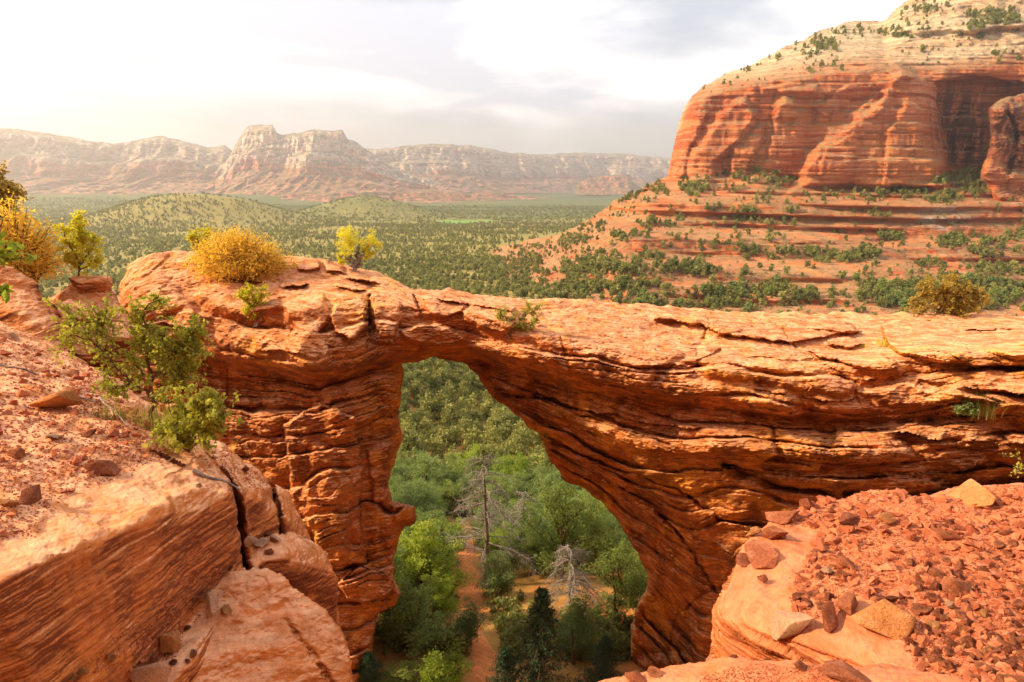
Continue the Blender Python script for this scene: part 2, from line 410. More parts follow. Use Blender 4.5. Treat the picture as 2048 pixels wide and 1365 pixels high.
M_arch = rock_mat('arch_sandstone', base=(.56, .170, .042), dark=(.085, .030, .019), k=1.0, varnish_shade=.75, orng=.85, dust=.9, bstr=1.3, lines=.8, under=.6, vlo=.465)  # undersides coloured darker to stand for overhang shade
topc = [(240, 575), (262, 530), (300, 512), (370, 504), (440, 508), (520, 512), (585, 518), (640, 520), (700, 535), (755, 543), (800, 566), (830, 580),
        (900, 583), (960, 592), (1010, 600), (1150, 600), (1250, 608), (1340, 612), (1380, 620), (1500, 628), (1600, 630), (1700, 627), (1830, 629),
        (1880, 624), (1930, 630), (2048, 636), (2300, 640), (2560, 640)]
arch_poly = topc+[(2560, 1560), (1290, 1560), (1262, 1330), (1268, 1260), (1275, 1220), (1290, 1180), (1300, 1150), (1280, 1110), (1250, 1060),
        (1210, 1010), (1180, 985), (1130, 955), (1102, 920), (1095, 895), (1080, 865), (1058, 850), (1045, 835), (1010, 808), (985, 795), (968, 765),
        (955, 742), (930, 726), (900, 715), (850, 717), (812, 723), (800, 726), (805, 745), (798, 790), (793, 830), (806, 870), (795, 905), (780, 940),
        (776, 975), (780, 1008), (800, 1010), (826, 1018), (828, 1040), (800, 1054), (792, 1080), (786, 1120), (785, 1160), (797, 1185), (790, 1207),
        (755, 1225), (740, 1290), (720, 1400), (380, 1400), (380, 1100), (300, 950), (262, 800), (248, 650)]
r0 = [(200, 505, 18.3), (300, 505, 18.5), (500, 505, 19), (700, 530, 18.5), (850, 578, 17.6), (1000, 596, 17.5), (1200, 600, 18.3), (1600, 626, 19.5), (2048, 630, 19.8), (2600, 636, 19.8)]
r1 = [(200, 640, 17.2), (300, 600, 16.6), (400, 620, 16.1), (500, 628, 15.6), (600, 612, 15.4), (700, 606, 15.6), (800, 618, 15.9), (900, 628, 16), (1000, 645, 15.5), (1100, 668, 15.0), (1200, 698, 14.5), (1300, 716, 14.2), (1400, 722, 14.1), (1500, 730, 14.0), (1700, 742, 13.7), (1850, 712, 14.0), (2048, 700, 13.9), (2600, 690, 13.5)]
r2 = [(200, 720, 17), (300, 690, 16.6), (400, 705, 15.4), (520, 722, 14.6), (620, 745, 14.2), (700, 738, 14.3), (760, 714, 14.9), (800, 706, 15.2), (850, 700, 15.4), (950, 704, 15.5), (1100, 742, 14.7), (1300, 788, 13.7), (1480, 812, 13.2), (1700, 832, 12.9), (1900, 820, 12.7), (2048, 815, 12.5), (2600, 800, 12)]
r3 = [(200, 732, 17.1), (300, 704, 16.8), (400, 720, 16.3), (520, 738, 16.2), (620, 762, 16.4), (700, 754, 16.5), (760, 730, 16.3), (800, 722, 16.4), (850, 712, 17.2), (950, 716, 17.2), (1100, 756, 16.2), (1300, 804, 15.0), (1480, 828, 14.3), (1700, 846, 13.8), (1900, 834, 13.4), (2048, 828, 13.0), (2600, 815, 12.5)]
r4 = [(200, 900, 16.6), (500, 880, 15.9), (640, 880, 15.3), (720, 850, 15.1), (760, 850, 15.6), (805, 850, 16.5), (900, 800, 17.3), (1000, 800, 16.3), (1100, 860, 15.6), (1300, 900, 14.1), (1500, 900, 13.2), (1700, 900, 12.8), (1900, 900, 12.6), (2600, 900, 12)]
r5 = [(200, 1150, 16.3), (600, 1050, 15.5), (690, 1050, 15.0), (730, 1050, 15.8), (800, 1080, 16.0), (900, 1000, 16), (1100, 920, 16.9), (1200, 1000, 17.0), (1300, 1000, 15.6), (1400, 980, 14.5), (1500, 1000, 13.7), (1700, 980, 13.2), (1900, 960, 13.0), (2600, 950, 12.5)]
r6 = [(200, 1400, 16.2), (700, 1300, 15.1), (800, 1300, 15.6), (1200, 1200, 18.2), (1300, 1250, 17.2), (1400, 1200, 15.8), (1600, 1200, 14.2), (2600, 1150, 13.2)]
s0 = (topc[:1]+topc[1:], 0.0)
s1 = ([(200, 700), (400, 700), (520, 735), (640, 760), (760, 715), (850, 700), (950, 700), (1010, 722), (1100, 745), (1300, 790), (1480, 812), (1700, 832), (1900, 820), (2600, 800)], -2.0)
s2 = ([(200, 950), (500, 960), (800, 900), (850, 820), (965, 800), (1060, 850), (1150, 905), (1250, 955), (1350, 985), (1500, 985), (1650, 985), (1800, 975), (2600, 950)], -4.8)
s3 = ([(200, 1250), (600, 1200), (800, 1180), (1000, 900), (1100, 960), (1200, 1040), (1300, 1130), (1400, 1250), (1600, 1300), (2600, 1200)], -7.4)
s4 = ([(200, 1560), (800, 1500), (1100, 1200), (1250, 1350), (1400, 1500), (2600, 1560)], -11.0)
feats = [
 # plates lying on the walkway
 ('slab', [(1298, 643), (1403, 651), (1435, 672), (1520, 682), (1613, 686), (1653, 677), (1730, 662), (1693, 641), (1532, 630), (1411, 626), (1310, 632)], .55, 5),
 ('slab', [(1609, 706), (1655, 722), (1700, 730), (1735, 741), (1790, 739), (1795, 724), (1740, 706), (1660, 700)], .50, 4),
 ('slab', [(1650, 678), (1700, 673), (1732, 688), (1700, 698), (1655, 692)], .5, 6),
 ('slab', [(1765, 652), (1768, 690), (1800, 712), (1850, 722), (1950, 733), (2080, 738), (2300, 740), (2300, 655), (1900, 645), (1800, 640)], .75, 8),
 ('slab', [(1600, 655), (1650, 650), (1720, 655), (1690, 668), (1640, 664)], .2, 4),
 ('slab', [(1460, 712), (1560, 722), (1640, 720), (1640, 712), (1560, 706)], .2, 5),
 # rounded noses along the brow
 ('slab', [(1395, 745), (1410, 722), (1450, 715), (1560, 725), (1680, 740), (1740, 760), (1735, 785), (1700, 800), (1600, 790), (1500, 765), (1420, 765)], .35, 18),
 ('slab', [(1080, 700), (1180, 700), (1300, 720), (1390, 722), (1400, 745), (1380, 755), (1250, 745), (1120, 720)], .30, 16),
 ('slab', [(1320, 770), (1400, 755), (1480, 770), (1560, 790), (1600, 810), (1580, 830), (1500, 822), (1400, 800)], .30, 14),
 ('slab', [(1700, 790), (1800, 760), (1880, 770), (1960, 790), (2060, 800), (2060, 815), (1900, 815), (1780, 815)], .40, 14),
 ('slab', [(1490, 815), (1560, 822), (1605, 826), (1600, 834), (1540, 833), (1500, 826)], .35, 4),
 # central blocks
 ('slab', [(927, 625), (945, 602), (990, 600), (1035, 612), (1042, 650), (1020, 672), (965, 662), (930, 645)], .55, 10),
 ('slab', [(803, 662), (850, 642), (905, 650), (940, 682), (895, 697), (840, 693), (812, 680)], .55, 8),
 ('slab', [(838, 600), (870, 592), (930, 600), (935, 628), (900, 640), (850, 628)], .4, 8),
 ('slab', [(935, 690), (1000, 680), (1060, 690), (1120, 715), (1090, 735), (1010, 720), (950, 706)], .35, 9),
 ('slab', [(965, 742), (1000, 726), (1060, 735), (1070, 760), (1020, 800), (985, 792)], .35, 12),
 ('slab', [(675, 600), (735, 598), (738, 660), (700, 690), (665, 660), (655, 630)], .55, 9),
 ('slab', [(742, 602), (800, 600), (804, 640), (790, 690), (745, 690)], .50, 9),
 ('slab', [(560, 600), (650, 585), (665, 640), (640, 680), (570, 650)], .40, 12),
 ('slab', [(585, 640), (640, 660), (665, 720), (650, 745), (600, 740), (560, 700)], .35, 12),
 ('slab', [(400, 570), (480, 560), (560, 590), (580, 620), (500, 640), (420, 625), (380, 590)], .4, 14),
 ('slab', [(585, 518), (640, 516), (640, 540), (600, 545)], .4, 4), ('slab', [(645, 518), (690, 524), (690, 548), (648, 545)], .4, 4),
 # faces
 ('slab', [(1665, 850), (1720, 840), (1790, 870), (1850, 915), (1800, 935), (1720, 935), (1655, 905)], .45, 14),
 ('slab', [(1340, 812), (1450, 822), (1540, 850), (1560, 910), (1480, 960), (1400, 940), (1345, 880)], .40, 12),
 ('slab', [(1540, 850), (1620, 842), (1650, 880), (1640, 960), (1580, 960), (1560, 910)], .25, 10),
 ('slab', [(1580, 985), (1640, 940), (1760, 945), (1900, 960), (1880, 978), (1700, 985)], .30, 10),
 ('slab', [(1700, 850), (1830, 842), (1960, 870), (2060, 880), (2060, 905), (1900, 900), (1780, 878)], .30, 8),
 ('slab', [(1850, 905), (1960, 900), (1985, 925), (1930, 945), (1860, 925)], .3, 8),
 ('slab', [(1290, 1185), (1330, 1180), (1390, 1230), (1400, 1320), (1262, 1330), (1270, 1230)], -.35, 20),
 # the pillar
 ('slab', [(640, 800), (720, 740), (800, 745), (795, 830), (720, 860), (650, 850)], .35, 16),
 ('slab', [(620, 880), (700, 900), (720, 960), (690, 1150), (640, 1150), (600, 1000)], .35, 14),
 ('slab', [(665, 1165), (720, 1135), (780, 1145), (795, 1185), (750, 1215), (690, 1200)], .6, 8),
 ('slab', [(730, 900), (790, 880), (775, 1000), (740, 1010)], .3, 8),
 ('slab', [(775, 1008), (826, 1012), (828, 1042), (790, 1052)], .4, 6),
 ('slab', [(400, 800), (560, 790), (640, 850), (620, 980), (500, 930)], .25, 20),
 ('slab', [(250, 560), (320, 540), (390, 600), (400, 700), (330, 760), (260, 700)], .25, 16),
 ('crack', [(738, 590), (741, 640), (738, 695)], 5, 1.1), 
 ('crack', [(824, 590), (838, 630), (842, 640)], 3, .4), 
 ('slab', [(560, 850), (640, 800), (712, 830), (730, 960), (722, 1060), (734, 1135), (600, 1140)], .45, 7), ('crack', [(1390, 745), (1402, 722), (1440, 700)], 4, .35),
 
 ('crack', [(1450, 935), (1560, 975), (1700, 992), (1900, 985), (2100, 955)], 16, .9), ('crack', [(1000, 790), (1100, 800), (1220, 850), (1340, 890)], 4, .35),
 ('crack', [(1105, 885), (1240, 940), (1350, 975), (1450, 1040)], 5, .5), ('crack', [(1250, 960), (1350, 1060), (1430, 1180)], 5, .45),
 
 
 # bedding lips
 ('ledge', [(1700, 770), (1780, 752), (1860, 762), (1960, 778), (2100, 790)], .18, 12, 14), ('ledge', [(1750, 862), (1880, 880), (2100, 890)], .16),
 ('ledge', [(1480, 772), (1560, 790), (1640, 800), (1720, 802)], .16, 10, 12), ('ledge', [(980, 770), (1100, 800), (1300, 850), (1420, 860)], .15),
 ('ledge', [(1060, 830), (1200, 870), (1340, 905), (1500, 940)], .14), ('ledge', [(1130, 940), (1260, 985), (1400, 1060), (1480, 1130)], .16),
 ('ledge', [(1180, 1000), (1300, 1080), (1400, 1190)], .14), ('ledge', [(450, 690), (540, 700), (620, 715)], .16), ('ledge', [(300, 640), (400, 660), (520, 668)], .15),
 ('ledge', [(860, 600), (960, 612), (1040, 625)], .12), ('ledge', [(480, 560), (560, 572), (660, 575), (740, 580)], .2, 8, 10), ('ledge', [(640, 548), (720, 560), (800, 575)], .25, 6, 8),
 ('ledge', [(1900, 655), (2000, 665), (2200, 670)], .1, 6, 6), ('ledge', [(450, 1000), (560, 1010), (680, 1000)], .1), ('ledge', [(420, 900), (500, 920), (620, 915)], .12),
]
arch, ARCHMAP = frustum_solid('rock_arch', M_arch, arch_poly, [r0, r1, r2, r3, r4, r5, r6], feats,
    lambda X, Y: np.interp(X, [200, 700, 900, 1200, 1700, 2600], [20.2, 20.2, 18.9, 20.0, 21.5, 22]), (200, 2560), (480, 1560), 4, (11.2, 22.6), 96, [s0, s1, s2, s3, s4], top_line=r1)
tag(arch, 'huge layered red sandstone arch with flat walkway on top and dark shaded face', 'rock arch')
# ================================================================== ground sheet
_pY = [-400, -60, -16, -7, -3, 0, 1.5, 4, 8, 17, 22, 30, 47, 90, 150, 175, 230, 330, 520, 950, 1700, 2800, 4500, 9000, 20000]
_pZ = [80, 60, 24, 4, -1.9, -2.6, -8, -14, -16.5, -17.5, -19.2, -22.5, -28.9, -40.5, -51.5, -51, -48.5, -57, -63, -74.5, -90, -101, -107, -110, -110]  # unseen rise behind the camera, shaped to block skylight from the arch face
def ground_z(x, Y):
    x = np.asarray(x, float); Y = np.asarray(Y, float)
    z = np.interp(Y, _pY, _pZ)
    fal = sstep(40, 200, np.hypot(x, Y))
    z = z+fal*(5*fbm(x*.011, Y*.011, 0*x+3, 4))+.45*fbm(x*.22, Y*.22, 0*x, 3)*(1-fal)
    z = z+sstep(400, 2500, Y)*14*fbm(x*.0016, Y*.0016, 0*x+9, 3)
    z = z+44*np.exp(-(((x+545)/150)**2+((Y-1010)/120)**2)**1.2)+8*np.exp(-(((x+640)/200)**2+((Y-1100)/200)**2))
    z = z+40*np.exp(-(((x+330)/125)**2+((Y-1330)/130)**2)**1.15)
    z = z+36*sstep(-60, -1100, x+Y*.18)*sstep(1100, 2400, Y)*np.exp(-((Y-2300)/900)**2)
    # far slope seen through the arch climbs to the left, gully in the middle
    z = z+7*np.exp(-((x+26)/16)**2)*sstep(50, 85, Y)*(1-sstep(130, 200, Y))
    # side walls of the canyon near the arch
    z = z+5*sstep(-7, -16, x)*(1-sstep(22, 34, Y))+3.2*sstep(6.5, 12, x)*(1-sstep(24, 40, Y))*sstep(14, 19, Y)
    return z
Yv = np.concatenate([np.linspace(-400, -30, 12), np.linspace(-26, 6.7, 60), np.geomspace(7, 60, 170), np.geomspace(61, 8000, 420)])
uv = np.tan(np.linspace(-1.05, 1.05, 620))
GY, GU = np.meshgrid(Yv, uv, indexing='ij'); GX = GU*np.sqrt(GY**2+400*(1+0*GY)); GZ = ground_z(GX, GY)
F_ = grid_faces(len(Yv), len(uv))[:, ::-1]

def ground_mat():
    m, t, o = newmat('valley_ground')
    tc = t.nodes.new('ShaderNodeTexCoord'); P = tc.outputs['Object']
    sp = t.nodes.new('ShaderNodeSeparateXYZ'); t.links.new(P, sp.inputs[0])
    flat = comb(t, sp.outputs[0], sp.outputs[1], 0.0)
    n0 = noise(t, flat, .9, 6, .6); nb = noise(t, flat, .02, 5, .6); fine = noise(t, P, 9, 6, .65)
    soil = mixc(t, ramp(t, n0, .3, .7), (.50, .135, .035), (.68, .24, .075))
    pal = mixc(t, ramp(t, n0, .3, .7), (.42, .25, .14), (.60, .38, .24))
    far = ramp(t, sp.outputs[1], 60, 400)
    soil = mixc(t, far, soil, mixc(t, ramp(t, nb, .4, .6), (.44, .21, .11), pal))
    # low brush and litter under the trees
    g = mixc(t, n0, (.16, .150, .036), (.33, .29, .08))
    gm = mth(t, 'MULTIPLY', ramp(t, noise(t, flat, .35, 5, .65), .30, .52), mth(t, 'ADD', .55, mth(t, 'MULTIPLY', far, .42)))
    col = mixc(t, gm, soil, g)
    # far woodland: tree crowns too small to model one by one
    vo = t.nodes.new('ShaderNodeTexVoronoi'); vo.inputs['Scale'].default_value = .085; t.links.new(flat, vo.inputs['Vector'])
    vo2 = t.nodes.new('ShaderNodeTexVoronoi'); vo2.inputs['Scale'].default_value = .026; t.links.new(flat, vo2.inputs['Vector'])
    dens = noise(t, flat, .0035, 5, .6)
    thr = ramp(t, dens, .30, .60, .55, .95)
    crown = mth(t, 'LESS_THAN', vo.outputs['Distance'], thr)
    fw = mth(t, 'MULTIPLY', crown, ramp(t, sp.outputs[1], 900, 1500))
    col = mixc(t, fw, col, mixc(t, noise(t, flat, .05, 3), (.085, .105, .035), (.15, .17, .055)))
    crown2 = mth(t, 'MULTIPLY', mth(t, 'LESS_THAN', vo2.outputs['Distance'], ramp(t, noise(t, flat, .0015, 4, .6), .35, .6, .35, .8)), ramp(t, sp.outputs[1], 2200, 3200))
    col = mixc(t, crown2, col, (.095, .115, .045))
    # irrigated meadow
    mx = mth(t, 'DIVIDE', mth(t, 'ADD', sp.outputs[0], 92), 62.0); my = mth(t, 'DIVIDE', mth(t, 'SUBTRACT', sp.outputs[1], 1120), 62.0)
    md = mth(t, 'ADD', mth(t, 'POWER', mx, 2), mth(t, 'POWER', my, 2))
    md = mth(t, 'ADD', md, mth(t, 'MULTIPLY', mth(t, 'SUBTRACT', noise(t, flat, .03, 3), .5), 1.4))
    col = mixc(t, ramp(t, md, 1.05, .8), col, (.16, .30, .06))
    nrm = bump(t, fine, .5, .04); nrm = bump(t, n0, .5, .2, nrm)
    bsdf(t, o, col, .95, nrm, .1); return m
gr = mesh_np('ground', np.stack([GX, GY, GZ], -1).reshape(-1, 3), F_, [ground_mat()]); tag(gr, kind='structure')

# red dirt trail running away under the arch
def trail_x(Y): return np.interp(Y, [16, 19, 22, 26, 30, 36], [-.7, -1.35, -1.75, -2.3, -2.9, -4.0])
tY = np.linspace(15.5, 35, 150); tw = np.linspace(-1, 1, 15)
TY, TW = np.meshgrid(tY, tw, indexing='ij'); hw = .55+.22*fbm(TY*.6, TY*0+1, TY*0, 2)
TX = trail_x(TY)+.35*fbm(TY*.35, 0*TY, 0*TY+4, 2)+TW*hw*1.25*(1+.3*fbm(TY*1.5, TW, TY*0, 2)); TZ = ground_z(TX, TY)+.05-.02*TW**2-.12*np.abs(TW)**4+.03*fbm(TX*2, TY*2, 0*TX, 3)
M_dirt = rock_mat('trail_dirt', base=(.66, .185, .045), pale=(.78, .32, .12), k=2.0, strata=False, dust=.5, varnish_shade=0, orng=.2, bstr=.6)
tr = mesh_np('path', np.stack([TX, TY, TZ], -1).reshape(-1, 3), grid_faces(150, 15)[:, ::-1], [M_dirt]); tag(tr, kind='structure')

# ================================================================== red butte with terraced slope
bx = np.arange(930, 2760, 3.0); by = np.arange(-330, 800, 2.4)
BX, BY = np.meshgrid(bx, by, indexing='ij')
sky_pts = [(900, 530), (1000, 490), (1080, 478), (1130, 465), (1180, 440), (1230, 402), (1290, 375), (1335, 350), (1338, 335), (1345, 300), (1352, 270), (1360, 240), (1368, 215), (1385, 192), (1410, 172),
  (1450, 150), (1480, 138), (1520, 118), (1560, 100), (1610, 78), (1650, 58), (1690, 42), (1730, 40), (1770, 42), (1790, 20), (1820, -5), (1880, -50), (1960, -100), (2048, -140), (2200, -180), (2760, -220)]
top_red = [(900, 530), (1335, 352), (1345, 302), (1385, 205), (1450, 180), (1560, 160), (1640, 150), (1750, 142), (1850, 150), (1950, 140), (2048, 125), (2760, 110)]
base_c = [(900, 531), (1335, 356), (1345, 362), (1400, 350), (1460, 352), (1520, 342), (1600, 362), (1700, 372), (1850, 372), (1900, 352), (1960, 345), (2048, 355), (2760, 360)]
def rl(pts, vals): return [(x, float(np.interp(x, [p[0] for p in pts], [p[1] for p in pts])), float(np.interp(x, [v[0] for v in vals], [v[1] for v in vals]))) for x in np.arange(900, 2761, 10)]
rr = [rl(sky_pts, [(900, 245), (1180, 330), (1340, 385), (1450, 410), (1700, 440), (2048, 440), (2760, 420)]),
      rl(top_red, [(900, 244), (1180, 329), (1340, 384), (1390, 362), (1500, 352), (1750, 345), (2048, 345), (2760, 320)]),
      rl(base_c, [(900, 243), (1180, 328), (1336, 380), (1350, 350), (1450, 342), (1750, 334), (2048, 334), (2760, 310)]),
      rl([(900, 532), (1180, 441), (1230, 404), (1300, 402), (1400, 410), (1600, 415), (1700, 410), (2048, 412), (2760, 415)], [(900, 242), (1180, 327), (1250, 322), (1400, 300), (1600, 292), (2048, 285), (2760, 270)]),
      rl([(900, 533), (1180, 443), (1230, 416), (1300, 430), (1400, 446), (1500, 455), (1600, 454), (1760, 482), (1900, 476), (2048, 468), (2760, 470)], [(900, 241), (1180, 326), (1250, 320), (1400, 297), (1600, 287), (2048, 280), (2760, 265)]),
      rl([(900, 534), (1100, 478), (1250, 471), (1455, 484), (1740, 496), (2048, 500), (2760, 505)], [(900, 240), (1100, 280), (1250, 272), (1600, 262), (2048, 258), (2760, 245)]),
      rl([(900, 536), (1100, 486), (1250, 498), (1450, 520), (1740, 520), (2048, 524), (2760, 530)], [(900, 239), (1100, 277), (1250, 267), (1600, 256), (2048, 252), (2760, 240)]),
      rl([(900, 560), (1100, 540), (1250, 535), (1455, 540), (1850, 560), (2048, 572), (2760, 580)], [(900, 232), (1100, 240), (1250, 238), (1600, 232), (2048, 226), (2760, 215)]),
      rl([(900, 575), (1100, 560), (1250, 548), (1455, 556), (1850, 580), (2048, 592), (2760, 600)], [(900, 228), (1100, 230), (1250, 233), (1600, 226), (2048, 220), (2760, 210)]),
      rl([(900, 600), (1100, 612), (1250, 625), (1500, 630), (2048, 640), (2760, 640)], [(900, 222), (1100, 212), (1250, 203), (1600, 196), (2048, 190), (2760, 185)]),
      rl([(900, 800), (2760, 800)], [(900, 205), (2760, 165)])]
BD = rails(rr, BX, BY); BD = blur(BD, 1)
# buttresses, alcove, flakes of the big wall (metres)
WX = BX+7*fbm(BX*.02, BY*.02, 0*BX, 3)*2; WY = BY+4*fbm(BX*.02, BY*.02, 0*BX+5, 3)*2
def bsl(poly, a, soft):
    global BD
    BD = slab(BD, WX, WY, poly, a, soft)
bsl([(1560, 400), (1600, 310), (1640, 270), (1680, 230), (1740, 160), (1800, 110), (1850, 150), (1868, 200), (1880, 260), (1892, 320), (1898, 400)], 7, 34)
bsl([(1600, 375), (1612, 320), (1640, 290), (1700, 240), (1760, 190), (1800, 140), (1850, 150), (1868, 200), (1880, 260), (1892, 320), (1898, 380)], 7, 12)
for a in [([(1640, 360), (1650, 300), (1700, 262), (1720, 270), (1700, 360)], 2.5, 8), ([(1760, 380), (1770, 250), (1810, 200), (1850, 210), (1870, 300), (1880, 380)], 3, 10), ([(1455, 360), (1462, 300), (1500, 250), (1530, 240), (1515, 300), (1500, 360)], 4, 9),
          ([(1345, 360), (1352, 300), (1380, 230), (1410, 200), (1420, 230), (1392, 290), (1372, 360)], 4, 9), ([(1690, 250), (1730, 190), (1780, 165), (1790, 200), (1740, 240)], 2.5, 8), ([(1540, 250), (1560, 180), (1640, 165), (1660, 210), (1600, 240)], 3, 9),
          ([(1620, 215), (1700, 165), (1760, 160), (1740, 185), (1660, 235)], 3, 7), ([(1900, 340), (1905, 260), (1925, 200), (1945, 210), (1940, 340)], 4, 7)]: bsl(*a)
bsl([(1610, 375), (1615, 340), (1640, 308), (1895, 312), (1898, 380)], 5, 6)
bsl([(1360, 380), (1375, 320), (1400, 290), (1430, 230), (1470, 190), (1500, 190), (1520, 230), (1475, 300), (1440, 330), (1430, 380)], 7, 16)
bsl([(1520, 360), (1540, 230), (1570, 190), (1600, 200), (1610, 260), (1600, 360)], 3.5, 14)
bsl([(1500, 180), (1600, 150), (1790, 120), (1840, 150), (1800, 175), (1700, 190), (1600, 200)], 5, 12)
bsl([(1862, 160), (1965, 150), (2100, 165), (2100, 350), (1900, 345), (1885, 280), (1868, 200)], -16, 9)
bsl([(1750, 45), (1800, 20), (1900, 0), (2100, -40), (2100, 60), (1900, 70), (1780, 75)], 8, 10)
def ground_hit(PX, PY):
    lo = np.full(PX.shape, 15.0); Ys = np.geomspace(16, 9000, 220); hit = np.full(PX.shape, 9000.0); done = np.zeros(PX.shape, bool)
    for a in Ys:
        p = world(PX, PY, a); below = (p[..., 2] < ground_z(p[..., 0], p[..., 1])) & ~done
        hit[below] = a; done |= below
    return hit
GB = samp(blur(ground_hit(BX[::8, ::5], BY[::8, ::5]), 2), bx[::8], by[::5], BX, BY)
edge_x = np.interp(BY, [380, 440, 470, 500, 540, 620, 800], [1130, 1110, 1080, 1060, 1060, 1080, 1100])
kk = sstep(0, 1, (BX-(edge_x-130))/330)
kk = np.where(BY < 380, 1, kk)
BD = np.where(BY > 380, 1/(kk/BD+(1-kk)/(np.minimum(GB, 900)*1.03)), BD)
P = world(BX, BY, BD); x, y, z = P[..., 0], P[..., 1], P[..., 2]
zz = z+2.0*fbm(x*.012, y*.012, z*.02, 3)+.015*x
isw = sstep(-1.5, 2.5, z)                                     # wall above eye level, terraces below
wallm = sstep(0, 6, poly_sdf([(p[0], p[1]) for p in base_c]+[(2760, 900), (900, 900)], BX, BY))*(1-sstep(-14, 2, poly_sdf([(p[0], p[1]) for p in top_red[::-1]]+[(900, -500), (2760, -500)], BX, BY)*-1))
bb = beds(zz/6.5, P, 2, x*.12); b3 = beds(zz/2.1+5, P, 4, x*.3)
capm = 1-sstep(-6, 6, -poly_sdf([(p[0], p[1]) for p in top_red]+[(2760, -500), (900, -500)], BX, BY)*-1)
BD = BD-(1.5*bb*(.15+.85*isw)+.9*b3*(.35+.65*isw))*1.15-3.2*fbm(x*.045, y*.045, z*.012, 5, .6)-1.0*fbm(x*.2, y*.2, z*.12, 4, .6)
BD = BD-2.6*np.clip(fbm(x*.09+3, y*.09, z*.006, 3, ridge=True), -1, 1)*isw
# terraces: sharp little cliffs following the bedding on the lower slope
low = 1-isw
tt = (z+1.2*fbm(x*.02, y*.02, 0*z+2, 3)+.012*x)/5.2; fr = tt-np.floor(tt)
step_ = (sstep(.62, .92, fr)-fr)
brk = sstep(-.35, .15, fbm(x*.018+7, y*.018, tt*.9, 3))
BD = BD-low*step_*7.0*brk*kk-low*kk*.9*brk*(beds(tt*3.1, P, 9, x*.15))-low*kk*3.5*fbm(x*.05, y*.05, z*.05, 4)
BV = world(BX, BY, BD)
SLOPE = (bx, by, BD.copy())
# silhouette mask: drop columns above the skyline onto the back
sk = np.interp(bx, [p[0] for p in sky_pts], [p[1] for p in sky_pts])+5*fbm(bx*.03, 0*bx, 0*bx, 5, .6)*1.3
BYs = np.maximum(BY, sk[:, None])
back_ = np.clip(sk[:, None]-BY, 0, 1e9)
BD2 = samp(BD, bx, by, BX, BYs)
V = world(BX, BYs, BD2)
V[..., 0:2] *= (1+back_*.003)[..., None]; V[..., 2] -= back_*.9
ay = BYs
Fb = grid_faces(len(bx), len(by))
# white / red contact stored in metres above the red wall top
tr_ = np.interp(bx, [p[0] for p in top_red], [p[1] for p in top_red])[:, None]
capf = sstep(-8, 32, tr_-BYs-6+10*fbm(x*.02, y*.02, z*.08, 3))

